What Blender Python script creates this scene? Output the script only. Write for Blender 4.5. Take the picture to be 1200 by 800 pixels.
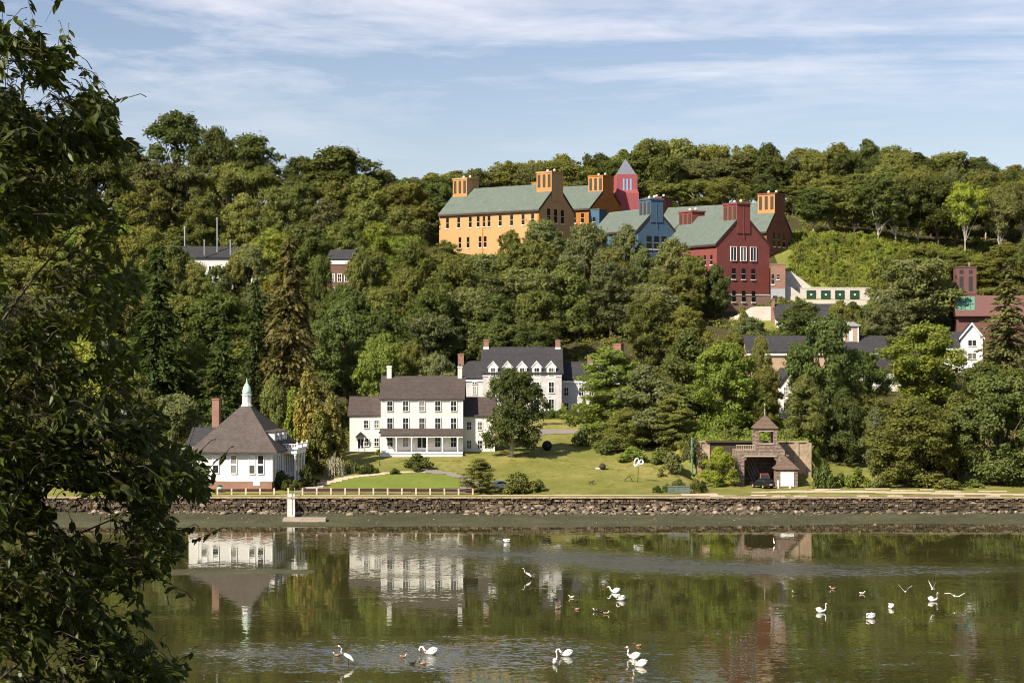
import bpy, math, random
import numpy as np
from mathutils import Vector, Matrix, noise
R = math.radians
for o in list(bpy.data.objects): bpy.data.objects.remove(o)
S = bpy.context.scene
C = S.collection

# ------------------------------------------------------------------ camera
F = 2100.0; CZ = 25.7                     # focal length in photo pixels, eye height over the water
cd = bpy.data.cameras.new('camera'); cam = bpy.data.objects.new('camera', cd); C.objects.link(cam)
cam.location = (0, 0, CZ); cam.rotation_euler = (R(90), 0, 0)
cd.sensor_width = 36; cd.lens = F/1200*36; cd.clip_start = .5; cd.clip_end = 12000
S.camera = cam

# ------------------------------------------------------------------ sun and sky
SUN_AZ = 45; SUN_EL = 40                   # degrees left of straight-behind the camera
sdir = Vector((-math.sin(R(SUN_AZ))*math.cos(R(SUN_EL)), -math.cos(R(SUN_AZ))*math.cos(R(SUN_EL)), math.sin(R(SUN_EL))))
sl = bpy.data.lights.new('sun', 'SUN'); sl.energy = 5.0; sl.angle = R(.5); sl.color = (1, .90, .74)
so = bpy.data.objects.new('sun', sl); C.objects.link(so)
so.rotation_euler = sdir.to_track_quat('Z', 'Y').to_euler(); so.location = (-80, -80, 150)

W = bpy.data.worlds.new('World'); S.world = W; W.use_nodes = True
nt = W.node_tree; nt.nodes.clear()
def N(nt, t, **kw):
    n = nt.nodes.new(t)
    for k, v in kw.items(): setattr(n, k, v)
    return n
def L(nt, a, b): nt.links.new(a, b)
def math_(nt, op, a, b=None, c=None, clamp=False):
    n = N(nt, 'ShaderNodeMath', operation=op); n.use_clamp = clamp
    for i, v in enumerate((a, b, c)):
        if v is None: continue
        if isinstance(v, (int, float)): n.inputs[i].default_value = v
        else: L(nt, v, n.inputs[i])
    return n.outputs[0]
def vmath(nt, op, a, b=None):
    n = N(nt, 'ShaderNodeVectorMath', operation=op)
    for i, v in enumerate((a, b)):
        if v is None: continue
        if isinstance(v, (tuple, list)): n.inputs[i].default_value = v
        else: L(nt, v, n.inputs[i])
    return n.outputs[0]
def mixc(nt, f, a, b, blend='MIX'):
    n = N(nt, 'ShaderNodeMix', data_type='RGBA', blend_type=blend)
    for s, v in ((n.inputs[0], f), (n.inputs[6], a), (n.inputs[7], b)):
        if isinstance(v, (int, float)): s.default_value = v
        elif isinstance(v, (tuple, list)): s.default_value = (*v[:3], 1)
        else: L(nt, v, s)
    return n.outputs[2]
def ramp(nt, f, stops):
    n = N(nt, 'ShaderNodeValToRGB'); e = n.color_ramp.elements
    while len(e) < len(stops): e.new(.5)
    for i, (p, c) in enumerate(stops):
        e[i].position = p; e[i].color = (c, c, c, 1) if isinstance(c, (int, float)) else (*c[:3], 1)
    L(nt, f, n.inputs[0]); return n.outputs[0]
def noise_(nt, vec, scale, detail=3, rough=.55, dist=0, col=False):
    n = N(nt, 'ShaderNodeTexNoise'); n.inputs['Scale'].default_value = scale
    n.inputs['Detail'].default_value = detail; n.inputs['Roughness'].default_value = rough
    n.inputs['Distortion'].default_value = dist
    if vec is not None: L(nt, vec, n.inputs['Vector'])
    return n.outputs['Color' if col else 'Fac']
sky = N(nt, 'ShaderNodeTexSky', sky_type='NISHITA'); sky.sun_disc = False
sky.sun_elevation = R(SUN_EL); sky.sun_rotation = R(180+SUN_AZ)
sky.air_density = 1.0; sky.dust_density = .5; sky.ozone_density = 1.2; sky.altitude = 0
tc = N(nt, 'ShaderNodeTexCoord'); sx = N(nt, 'ShaderNodeSeparateXYZ'); L(nt, tc.outputs['Generated'], sx.inputs[0])
dz = math_(nt, 'MAXIMUM', sx.outputs[2], .01)
inv = math_(nt, 'DIVIDE', 1.0, math_(nt, 'ADD', dz, .03))
cb = N(nt, 'ShaderNodeCombineXYZ'); L(nt, math_(nt, 'MULTIPLY', sx.outputs[0], inv), cb.inputs[0]); L(nt, math_(nt, 'MULTIPLY', sx.outputs[1], inv), cb.inputs[1])
rot = N(nt, 'ShaderNodeVectorRotate'); rot.inputs['Angle'].default_value = R(7); rot.rotation_type = 'Z_AXIS'; L(nt, cb.outputs[0], rot.inputs[0])
cv = vmath(nt, 'MULTIPLY', rot.outputs[0], (.75, .85, 1))
n1 = noise_(nt, cv, .55, 7, .62, .9); n2 = noise_(nt, cv, 3.2, 5, .65, .5)
cl = math_(nt, 'ADD', math_(nt, 'MULTIPLY', n1, .72), math_(nt, 'MULTIPLY', n2, .28))
band = ramp(nt, dz, [(.085, 0.05), (.125, .35), (.15, 1), (.19, 1), (.6, .6)])
cm = math_(nt, 'MULTIPLY', ramp(nt, cl, [(.45, 0), (.66, 1)]), band)
cm = math_(nt, 'MULTIPLY', cm, .78)
tint = mixc(nt, 1.0, sky.outputs[0], (1.06, .965, 1.0), 'MULTIPLY')
skyc = mixc(nt, cm, tint, (9.0, 8.7, 9.3))
bg = N(nt, 'ShaderNodeBackground'); L(nt, skyc, bg.inputs[0]); bg.inputs[1].default_value = .068
wo = N(nt, 'ShaderNodeOutputWorld'); L(nt, bg.outputs[0], wo.inputs[0])
S.render.engine = 'CYCLES'
S.view_settings.view_transform = 'Standard'; S.view_settings.look = 'None'
S.view_settings.exposure = .80; S.view_settings.gamma = 1; S.view_settings.use_curve_mapping = False
S.cycles.filter_width = 1.0; S.cycles.max_bounces = 6; S.cycles.diffuse_bounces = 3; S.cycles.glossy_bounces = 3
S.cycles.transmission_bounces = 4; S.cycles.transparent_max_bounces = 4; S.cycles.caustics_reflective = False; S.cycles.caustics_refractive = False

# ------------------------------------------------------------------ terrain function
def prof(s): return [tuple(float(t) for t in p.split(':')) for p in s.split()]
COLS = [(-300, prof('266:2.65 285:3.5 300:5 340:15 400:33 440:46 480:58 540:64 700:66')),
        (200, prof('266:2.65 285:3.6 300:5.2 340:14 400:33 440:46 480:58 540:64 700:66')),
        (330, prof('266:2.65 272:3.1 290:4.6 300:6 340:14 400:33 440:45 480:57 540:64 700:66')),
        (400, prof('266:2.65 280:3.9 300:7.0 322:9 345:14 400:31 447:46 480:55 520:64 560:67 700:70')),
        (560, prof('266:2.65 272:3.0 284:4.6 300:7.0 322:9.3 327:9.9 328.5:11.3 333:11.9 345:14 400:31 447:46 480:55 520:64 560:67 700:70')),
        (700, prof('266:2.65 272:3.0 284:4.6 300:7.0 322:9.3 327:9.9 328.5:11.3 333:11.9 345:14 400:32 447:47 480:56 520:64 560:67 700:70')),
        (790, prof('266:2.65 272:2.9 284:3.6 300:7.2 322:10 345:15 400:33 447:49 480:57 520:64 560:67 700:70')),
        (812, prof('266:2.65 280:2.75 288:3.4 300:8.6 322:11 345:15.5 400:33.5 447:50 490:61 540:66 700:70')),
        (817, prof('266:2.65 280:2.7 291:2.8 292.5:9.1 320:11.5 345:16 375:25.5 398:32.2 407.3:32.9 408.3:37.9 440:51 490:62 540:66 700:70')),
        (946, prof('266:2.65 280:2.7 291:2.8 292.5:9.1 320:11.5 345:16 375:25.5 398:32.2 407.3:32.9 408.3:37.9 440:51.5 490:62 540:66 700:70')),
        (960, prof('266:2.65 292:3.1 299:6 325:11.5 345:16 375:25 398:32.2 407.3:32.9 408.3:37.9 440:51.5 490:62 540:66 700:70')),
        (1040, prof('266:2.65 292:3.1 299:4.5 325:11 345:16 375:25 398:32.2 407.3:33.2 408.3:36.9 440:50 490:61 540:65 700:70')),
        (1140, prof('266:2.65 292:3.1 299:4.2 340:15 372:25 400:33 440:46.5 490:60 540:64 700:68')),
        (1600, prof('266:2.65 292:3.1 299:4.2 340:15 372:25 400:33 440:46 490:58 540:62 700:66'))]
NEAR = prof('-400:30 -60:26 0:23.8 12:18 60:-2 190:-1.2 234:-.45 248.3:-.02 253:.12 264.2:.5 265:.5')
def lerp_prof(p, Y):
    if Y <= p[0][0]: return p[0][1]
    for (a, b), (c, d) in zip(p, p[1:]):
        if Y <= c: return b+(d-b)*(Y-a)/(c-a)
    return p[-1][1]
def nz(x, y, s=1.0, o=0.0): return noise.noise(Vector((x*s+o, y*s-o, o)))
def terr(x, Y):
    if Y < 265.2:
        z = lerp_prof(NEAR, Y)
        if 180 < Y < 264:
            z += .05*nz(x, Y, .05)+.03*nz(x, Y, .22, 5)
            u = x*F/Y+600
            b = math.exp(-((Y-200)/7.5)**2)*(1/(1+math.exp(max(-30, min(30, (u-395)/9)))))
            z = z*(1-b)+b*(.10+.12*nz(x, Y, .12, 9))
            z -= .09*math.exp(-((Y-252)/5)**2)*max(0, min(1, (u-850)/200))
        return z
    if Y < 265.9: return .5+(Y-265.2)/.7*2.15
    u = x*F/Y+600
    if u <= COLS[0][0]: z = lerp_prof(COLS[0][1], max(Y, 266))
    elif u >= COLS[-1][0]: z = lerp_prof(COLS[-1][1], max(Y, 266))
    else:
        for (a, p), (b, q) in zip(COLS, COLS[1:]):
            if u <= b:
                t = (u-a)/(b-a); z = lerp_prof(p, max(Y, 266))*(1-t)+lerp_prof(q, max(Y, 266))*t; break
    if Y > 300 and not (318 < Y < 347 and 540 < u < 720): z += (.7 if not (u > 800 and 372 < Y < 415) else .15)*nz(x, Y, .06, 3)*min(1, (Y-300)/20)
    elif Y > 269: z += .08*nz(x, Y, .15, 3)*min(1, (Y-269)/6)
    if Y > 700: z += min(25, (Y-700)*.004)
    return z
def wx(px, Y): return (px-600)*Y/F
def wz(py, Y): return CZ-(py-400)*Y/F
def hit(px, py, Y0=267, Y1=345):           # ground point seen at a photo position
    Y = Y0
    while Y < Y1:
        if terr(wx(px, Y), Y) >= wz(py, Y): break
        Y += .15
    return Vector((wx(px, Y), Y, terr(wx(px, Y), Y)))

# ------------------------------------------------------------------ mesh helpers
class MB:
    def __init__(s): s.v = []; s.f = []; s.M = None
    def add(s, vs, fs):
        n = len(s.v)
        for v in vs:
            v = Vector(v)
            s.v.append(tuple(s.M @ v) if s.M else tuple(v))
        s.f += [tuple(i+n for i in f) for f in fs]; return s
    def box(s, x0, x1, y0, y1, z0, z1):
        return s.add([(x0,y0,z0),(x1,y0,z0),(x1,y1,z0),(x0,y1,z0),(x0,y0,z1),(x1,y0,z1),(x1,y1,z1),(x0,y1,z1)],
              [(0,3,2,1),(4,5,6,7),(0,1,5,4),(1,2,6,5),(2,3,7,6),(3,0,4,7)])
    def prism(s, poly, ax, a, b):
        n = len(poly)
        def pt(p, t): return (t, p[0], p[1]) if ax == 'x' else ((p[0], t, p[1]) if ax == 'y' else (p[0], p[1], t))
        vs = [pt(p, a) for p in poly]+[pt(p, b) for p in poly]
        fs = [tuple(range(n))[::-1], tuple(range(n, 2*n))]+[(i, (i+1) % n, n+(i+1) % n, n+i) for i in range(n)]
        return s.add(vs, fs)
    def tube(s, pts, rad, n=6, caps=True):
        pts = [Vector(p) for p in pts]; rad = rad if isinstance(rad, (list, tuple)) else [rad]*len(pts)
        vs = []; fs = []
        for i, p in enumerate(pts):
            d = (pts[min(i+1, len(pts)-1)]-pts[max(i-1, 0)]); d = d.normalized() if d.length > 1e-6 else Vector((0,0,1))
            a = d.orthogonal().normalized() if abs(d.z) > .95 else d.cross(Vector((0,0,1))).normalized(); b = d.cross(a)
            for k in range(n):
                t = 2*math.pi*k/n; vs.append(p+(a*math.cos(t)+b*math.sin(t))*rad[i])
        for i in range(len(pts)-1):
            for k in range(n):
                k2 = (k+1) % n; fs.append((i*n+k, i*n+k2, (i+1)*n+k2, (i+1)*n+k))
        if caps: fs += [tuple(range(n))[::-1], tuple(range((len(pts)-1)*n, len(pts)*n))]
        return s.add(vs, fs)
    def lathe(s, prof, n=12, c=(0, 0, 0), ph=0):
        vs = []; fs = []
        for r, z in prof:
            for k in range(n):
                t = 2*math.pi*k/n+ph; vs.append((c[0]+r*math.cos(t), c[1]+r*math.sin(t), c[2]+z))
        for i in range(len(prof)-1):
            for k in range(n):
                k2 = (k+1) % n; fs.append((i*n+k, i*n+k2, (i+1)*n+k2, (i+1)*n+k))
        fs += [tuple(range(n))[::-1], tuple(range((len(prof)-1)*n, len(prof)*n))]
        return s.add(vs, fs)
    def mesh(s, name, mat, smooth=False):
        me = bpy.data.meshes.new(name); me.from_pydata(s.v, [], s.f)
        if mat: me.materials.append(mat)
        if smooth: me.polygons.foreach_set('use_smooth', [True]*len(me.polygons))
        me.update(); return me
    def build(s, name, mat, parent=None, smooth=False, loc=None, rz=0):
        return link(name, s.mesh(name, mat, smooth), parent, loc, rz)
def link(name, me, parent=None, loc=None, rz=0):
    o = bpy.data.objects.new(name, me); C.objects.link(o)
    if parent: o.parent = parent
    if loc is not None: o.location = loc
    o.rotation_euler = (0, 0, rz); return o
def tag(o, label=None, cat=None, group=None, kind=None):
    if label: o['label'] = label
    if cat: o['category'] = cat
    if group: o['group'] = group
    if kind: o['kind'] = kind
    return o
def thing(name, label, cat, loc=(0, 0, 0), yaw=0, group=None):
    o = bpy.data.objects.new(name, None); C.objects.link(o); o.empty_display_size = .5
    o.location = loc; o.rotation_euler = (0, 0, yaw); return tag(o, label, cat, group)
def np_mesh(name, verts, quads, mat, smooth=False):
    me = bpy.data.meshes.new(name); nv = len(verts); nf = len(quads); k = quads.shape[1]
    me.vertices.add(nv); me.vertices.foreach_set('co', verts.astype(np.float32).ravel())
    me.loops.add(nf*k); me.loops.foreach_set('vertex_index', quads.astype(np.int32).ravel())
    me.polygons.add(nf); me.polygons.foreach_set('loop_start', np.arange(0, nf*k, k, dtype=np.int32))
    me.polygons.foreach_set('loop_total', np.full(nf, k, dtype=np.int32))
    me.update(calc_edges=True); me.validate()
    if smooth: me.polygons.foreach_set('use_smooth', [True]*nf)
    if mat: me.materials.append(mat)
    return me

# ------------------------------------------------------------------ materials
def newmat(name):
    m = bpy.data.materials.new(name); m.use_nodes = True; nt = m.node_tree; nt.nodes.clear()
    out = N(nt, 'ShaderNodeOutputMaterial'); return m, nt, out
def coords(nt, world=False):
    if world: return N(nt, 'ShaderNodeNewGeometry').outputs['Position']
    return N(nt, 'ShaderNodeTexCoord').outputs['Object']
def mat(name, col, rough=.7, var=.18, scale=1.2, spec=.3, metal=0, bump=0, vecscale=(1, 1, 1), col2=None):
    """a plain surface with two scales of weathering"""
    m, nt, out = newmat(name); p = N(nt, 'ShaderNodeBsdfPrincipled')
    v = vmath(nt, 'MULTIPLY', coords(nt), vecscale)
    f = math_(nt, 'ADD', math_(nt, 'MULTIPLY', noise_(nt, v, scale, 4, .6), .6), math_(nt, 'MULTIPLY', noise_(nt, v, scale*6, 3, .6), .4))
    c1 = tuple(c*(1-var) for c in col); c2 = col2 or tuple(min(.9, c*(1+var)) for c in col)
    L(nt, mixc(nt, ramp(nt, f, [(.32, 0), (.68, 1)]), c1, c2), p.inputs['Base Color'])
    p.inputs['Roughness'].default_value = rough; p.inputs['Specular IOR Level'].default_value = spec; p.inputs['Metallic'].default_value = metal
    if bump:
        b = N(nt, 'ShaderNodeBump'); b.inputs['Strength'].default_value = bump; b.inputs['Distance'].default_value = .05
        L(nt, f, b.inputs['Height']); L(nt, b.outputs[0], p.inputs['Normal'])
    L(nt, p.outputs[0], out.inputs[0]); return m
def coursed(name, col, col2, mortar, bw, bh, rough=.85, msize=.012, vert='auto', var=.5, dirt=0):
    """bricks / shingles / boards: brick texture mapped on the wall plane by its normal"""
    m, nt, out = newmat(name); p = N(nt, 'ShaderNodeBsdfPrincipled')
    tc = N(nt, 'ShaderNodeTexCoord'); s = N(nt, 'ShaderNodeSeparateXYZ'); L(nt, tc.outputs['Object'], s.inputs[0])
    nn = N(nt, 'ShaderNodeSeparateXYZ'); L(nt, tc.outputs['Normal'], nn.inputs[0])
    isx = math_(nt, 'GREATER_THAN', math_(nt, 'ABSOLUTE', nn.outputs[0]), math_(nt, 'ABSOLUTE', nn.outputs[1]))
    u = math_(nt, 'ADD', math_(nt, 'MULTIPLY', isx, s.outputs[1]), math_(nt, 'MULTIPLY', math_(nt, 'SUBTRACT', 1.0, isx), s.outputs[0]))
    cb = N(nt, 'ShaderNodeCombineXYZ'); L(nt, u, cb.inputs[0]); L(nt, s.outputs[2], cb.inputs[1])
    b = N(nt, 'ShaderNodeTexBrick'); L(nt, cb.outputs[0], b.inputs['Vector'])
    b.inputs['Color1'].default_value = (*col, 1); b.inputs['Color2'].default_value = (*col2, 1); b.inputs['Mortar'].default_value = (*mortar, 1)
    b.inputs['Scale'].default_value = 1; b.inputs['Mortar Size'].default_value = msize; b.inputs['Brick Width'].default_value = bw; b.inputs['Row Height'].default_value = bh
    n = noise_(nt, tc.outputs['Object'], .7, 5, .65); n2 = noise_(nt, vmath(nt, 'MULTIPLY', tc.outputs['Object'], (1.5, 1.5, .35)), .8, 4, .6)
    c = mixc(nt, var, b.outputs[0], ramp(nt, n, [(.3, .45), (.7, 1.0)]), 'MULTIPLY')
    if dirt: c = mixc(nt, math_(nt, 'MULTIPLY', ramp(nt, n2, [(.45, 0), (.75, 1)]), dirt), c, tuple(x*.45 for x in col))
    L(nt, c, p.inputs['Base Color']); p.inputs['Roughness'].default_value = rough; p.inputs['Specular IOR Level'].default_value = .2
    bp = N(nt, 'ShaderNodeBump'); bp.inputs['Strength'].default_value = .5; bp.inputs['Distance'].default_value = .03
    L(nt, math_(nt, 'MULTIPLY', b.outputs['Fac'], -1), bp.inputs['Height']); L(nt, bp.outputs[0], p.inputs['Normal'])
    L(nt, p.outputs[0], out.inputs[0]); return m
def leafmat(name, gloss=.006, trans=.38, var=.33):
    m, nt, out = newmat(name); oi = N(nt, 'ShaderNodeObjectInfo'); g = N(nt, 'ShaderNodeNewGeometry')
    pos = g.outputs['Position']
    nA = noise_(nt, pos, .28, 3, .6); r = g.outputs['Random Per Island']
    k = math_(nt, 'ADD', math_(nt, 'MULTIPLY', ramp(nt, nA, [(.3, 0), (.7, 1)]), .6), math_(nt, 'MULTIPLY', r, .4))
    dark = mixc(nt, 1.0, oi.outputs['Color'], (1-var, 1-var*.85, 1-var*.6), 'MULTIPLY')
    lite = mixc(nt, 1.0, oi.outputs['Color'], (1+var*1.1, 1+var*.8, 1+var*.15), 'MULTIPLY')
    c = mixc(nt, k, dark, lite)
    d = N(nt, 'ShaderNodeBsdfDiffuse'); L(nt, c, d.inputs[0])
    t = N(nt, 'ShaderNodeBsdfTranslucent'); L(nt, mixc(nt, 1.0, c, (1.35, 1.3, .5), 'MULTIPLY'), t.inputs[0])
    gl = N(nt, 'ShaderNodeBsdfGlossy'); gl.inputs['Roughness'].default_value = .42; gl.inputs[0].default_value = (.8, .85, .8, 1)
    m1 = N(nt, 'ShaderNodeMixShader'); m1.inputs[0].default_value = trans; L(nt, d.outputs[0], m1.inputs[1]); L(nt, t.outputs[0], m1.inputs[2])
    m2 = N(nt, 'ShaderNodeMixShader'); m2.inputs[0].default_value = gloss; L(nt, m1.outputs[0], m2.inputs[1]); L(nt, gl.outputs[0], m2.inputs[2])
    L(nt, m2.outputs[0], out.inputs[0]); return m
def groundmat(name, stops, s1=.12, s2=1.1, rough=.95, spec=.15, dots=None):
    m, nt, out = newmat(name); p = N(nt, 'ShaderNodeBsdfPrincipled'); v = coords(nt, True)
    f = math_(nt, 'ADD', math_(nt, 'MULTIPLY', noise_(nt, v, s1, 5, .65), .62), math_(nt, 'MULTIPLY', noise_(nt, v, s2, 4, .7), .38))
    c = ramp(nt, f, stops)
    if dots: c = mixc(nt, ramp(nt, noise_(nt, v, dots[0], 2, .5), [(dots[1], 0), (dots[1]+.06, 1)]), c, dots[2])
    L(nt, c, p.inputs['Base Color']); p.inputs['Roughness'].default_value = rough; p.inputs['Specular IOR Level'].default_value = spec
    b = N(nt, 'ShaderNodeBump'); b.inputs['Strength'].default_value = .6; b.inputs['Distance'].default_value = .12
    L(nt, noise_(nt, v, 3.5, 4, .7), b.inputs['Height']); L(nt, b.outputs[0], p.inputs['Normal'])
    L(nt, p.outputs[0], out.inputs[0]); return m
M = {}
M['white'] = coursed('white_clapboard', (.80,.79,.76), (.77,.76,.73), (.55,.54,.52), 6, .16, .6, .012, var=.1, dirt=.06)
M['cream'] = coursed('cream_clapboard', (.78,.755,.69), (.75,.73,.665), (.55,.53,.48), 6, .16, .6, .012, var=.1, dirt=.06)
M['shake'] = coursed('weathered_white_shingle', (.76,.74,.72), (.60,.58,.57), (.42,.40,.40), .22, .2, .8, .012, var=.45, dirt=.25)
M['trim'] = mat('white_trim', (.8,.79,.77), .5, .05)
M['roofbrown'] = coursed('brown_roof_shingle', (.10,.078,.07), (.075,.06,.055), (.045,.037,.034), .35, .22, .9, .012, var=.4)
M['roofgrey'] = coursed('charcoal_roof_shingle', (.058,.056,.060), (.042,.041,.045), (.026,.026,.028), .35, .22, .9, .012, var=.35)
M['chapelroof'] = coursed('grey_brown_roof_shingle', (.122,.10,.09), (.095,.078,.071), (.06,.05,.045), .4, .25, .9, .014, var=.4)
M['brick'] = coursed('red_brick', (.33,.13,.08), (.25,.095,.06), (.36,.30,.25), .22, .075, .85, .01, var=.4)
M['brickd'] = coursed('brown_brick', (.20,.085,.06), (.16,.068,.05), (.20,.15,.12), .22, .075, .85, .01, var=.4)
M['whitebrick'] = coursed('painted_brick', (.78,.75,.68), (.74,.71,.64), (.62,.59,.53), .22, .075, .8, .01, var=.25)
m, nt, out = newmat('window_glass'); p = N(nt, 'ShaderNodeBsdfPrincipled'); oi = N(nt, 'ShaderNodeObjectInfo'); L(nt, ramp(nt, oi.outputs['Random'], [(0, (.014,.016,.018)), (.55, (.024,.027,.03)), (.75, (.10,.10,.095)), (1, (.30,.29,.26))]), p.inputs['Base Color']); p.inputs['Roughness'].default_value = .08; L(nt, p.outputs[0], out.inputs[0]); M['glass'] = m
M['slitglass'] = mat('dark_window_glass', (.012,.012,.013), .15, .3)
M['tuft'] = leafmat('meadow_tufts', 0, .3, .45)
M['louver_and_shade'] = mat('dark_louvre_and_shade', (.06,.045,.03), .7, .15)  # tower louvres, and the shade painted on the retaining wall
M['grn'] = coursed('green_roof_shingle', (.138,.168,.142), (.118,.148,.126), (.083,.104,.09), .5, .3, .7, .012, var=.3, dirt=.2)
M['orange'] = coursed('ochre_brick', (.53,.325,.145), (.495,.30,.13), (.45,.285,.14), .22, .075, .85, .01, var=.15)
M['terra'] = coursed('terracotta_brick', (.44,.17,.035), (.40,.155,.033), (.38,.17,.05), .22, .075, .85, .01, var=.2)
M['tower_or'] = coursed('orange_brick', (.50,.26,.095), (.47,.24,.09), (.43,.24,.1), .22, .075, .85, .01, var=.15)
M['pink'] = coursed('pink_brick', (.40,.098,.108), (.37,.09,.10), (.35,.115,.12), .22, .075, .85, .01, var=.22, dirt=.15)
M['blue'] = coursed('blue_brick', (.075,.15,.235), (.068,.137,.215), (.08,.135,.2), .22, .075, .85, .01, var=.25, dirt=.15)
M['red'] = coursed('maroon_brick', (.27,.075,.066), (.245,.067,.06), (.215,.072,.062), .22, .075, .85, .01, var=.28, dirt=.2)
M['brown'] = coursed('russet_brick', (.24,.09,.055), (.22,.083,.05), (.2,.088,.058), .22, .075, .85, .01, var=.2)
M['mauve'] = mat('mauve_stucco', (.14,.068,.062), .8, .1, .6)
M['slate'] = mat('lead_spire', (.16,.165,.20), .4, .3, 1.5, .5, vecscale=(2, 2, .3))
M['skyblue'] = mat('blue_slot_frame', (.25,.40,.62), .5, .1)
M['concrete'] = mat('pale_concrete', (.52,.48,.43), .85, .15, .5)
M['tan'] = coursed('tan_brick', (.52,.35,.22), (.46,.31,.19), (.48,.38,.28), .22, .075, .85, .01, var=.3)
M['tanwall'] = mat('tan_plaster', (.33,.25,.175), .9, .5, .35, bump=.3)
M['stone'] = coursed('mottled_brown_shingle', (.44,.33,.275), (.22,.16,.13), (.10,.072,.058), .42, .22, .9, .03, var=.55, dirt=.4)
M['shedroof'] = coursed('brown_shake_roof', (.19,.13,.10), (.14,.098,.075), (.075,.055,.045), .3, .2, .9, .014, var=.4)
M['darkgreen'] = mat('dark_green_metal', (.018,.055,.028), .6, .2)
M['green'] = mat('verdigris_copper', (.28,.56,.44), .6, .22, 1.5)
M['mint'] = mat('pale_verdigris', (.46,.66,.54), .55, .15, 1.5)
M['postgreen'] = mat('faded_green_paint', (.10,.24,.17), .6, .15)
M['black'] = mat('black_iron', (.014,.013,.014), .55, .3, 3)
M['rust'] = mat('rusted_iron', (.055,.034,.026), .8, .3, 3)
M['metal'] = mat('grey_metal', (.42,.43,.44), .4, .12, 1, .5, .4)
M['whitegloss'] = mat('white_enamel', (.82,.82,.82), .3, .04)
M['wood'] = mat('grey_timber', (.36,.30,.24), .85, .3, 1.4, vecscale=(.4, 3, 3))
M['railwood'] = mat('maroon_rail', (.06,.022,.018), .7, .35, 1.5)
M['postwood'] = mat('pale_post', (.50,.43,.34), .85, .25, 2)
M['bark'] = mat('bark', (.085,.065,.048), .95, .4, 2.5, bump=.5, vecscale=(2, 2, .4))
M['barkpale'] = mat('pale_bark', (.48,.43,.37), .9, .35, 1.5, vecscale=(1, 1, .4))
M['asphalt'] = groundmat('worn_asphalt', [(.3, (.19,.165,.15)), (.7, (.27,.24,.215))], .2, 2.5)
M['sand'] = groundmat('sandy_path', [(.3, (.42,.33,.23)), (.7, (.55,.45,.33))], .2, 1.5)
M['leaf'] = leafmat('foliage')
M['needle'] = leafmat('needles', .005, .3, .36)
M['nearleaf'] = leafmat('near_leaves', .02, .42, .42)
M['lawn'] = groundmat('dry_lawn', [(.34, (.115,.128,.026)), (.5, (.178,.175,.044)), (.66, (.28,.235,.08))], .13, 1.4, dots=(.55, .57, (.135,.14,.026)))
M['greenlawn'] = groundmat('mown_lawn', [(.3, (.11,.15,.022)), (.7, (.18,.21,.04))], .2, 1.6, dots=(.8, .62, (.11,.15,.022)))
M['meadow'] = groundmat('meadow', [(.3, (.09,.13,.022)), (.5, (.16,.18,.036)), (.7, (.26,.22,.075))], .07, .8)
M['forest'] = groundmat('forest_floor', [(.3, (.035,.035,.014)), (.7, (.085,.07,.03))], .15, 1.2)
M['bank'] = groundmat('bank_grass', [(.3, (.05,.06,.018)), (.7, (.10,.10,.03))], .15, 1.2)
M['mud'] = groundmat('algae_mud', [(.33, (.055,.046,.028)), (.46, (.058,.058,.032)), (.58, (.080,.080,.044)), (.74, (.15,.118,.075))], .09, 1.3, .9, .1, (1.6, .68, (.17,.14,.10)))
# ------------------------------------------------------------------ ground sheet
def frange(a, b, s):
    r = []; x = a
    while x < b-1e-6: r.append(x); x += s
    return r
xs = [-4000, -2000, -1000, -600, -420, -340, -290]+frange(-250, 250, 2.5)+[250, 290, 340, 420, 600, 1000, 2000, 4000]
ys = [-400, -150, -60, -25, -8, 0, 6, 12, 20, 32, 46, 60, 110, 160, 185]+frange(190, 264, 1.5)+[264.2, 265.1, 265.25, 265.85, 266.1]+frange(267.5, 346, 1.25)+frange(346, 450, 3)+frange(450, 560, 8)+[560, 600, 660, 700, 900, 1500, 3000, 7000]
gv = [(x, y, terr(x, y)) for y in ys for x in xs]; nx = len(xs)
gf = []; gm = []
for j in range(len(ys)-1):
    for i in range(nx-1):
        gf.append((j*nx+i, j*nx+i+1, (j+1)*nx+i+1, (j+1)*nx+i))
        y = (ys[j]+ys[j+1])/2; u = (xs[i]+xs[i+1])/2*F/max(y, 1)+600
        if y < 100: k = 4
        elif y < 266: k = 0
        elif (y < 300) or (y < 332 and 520 < u < 730): k = 1
        elif u > 905 and 406 < y < 442 and u < 1150: k = 3
        elif 292 < y < 318 and 800 < u < 960: k = 3
        elif u > 860 and 370 < y <= 406 and u < 1045: k = 3
        else: k = 2
        gm.append(k)
me = bpy.data.meshes.new('ground'); me.from_pydata(gv, [], gf)
for k in ('mud', 'lawn', 'forest', 'meadow', 'bank'): me.materials.append(M[k])
me.polygons.foreach_set('material_index', gm); me.polygons.foreach_set('use_smooth', [True]*len(gf)); me.update()
tag(link('ground', me), kind='structure')

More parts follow.
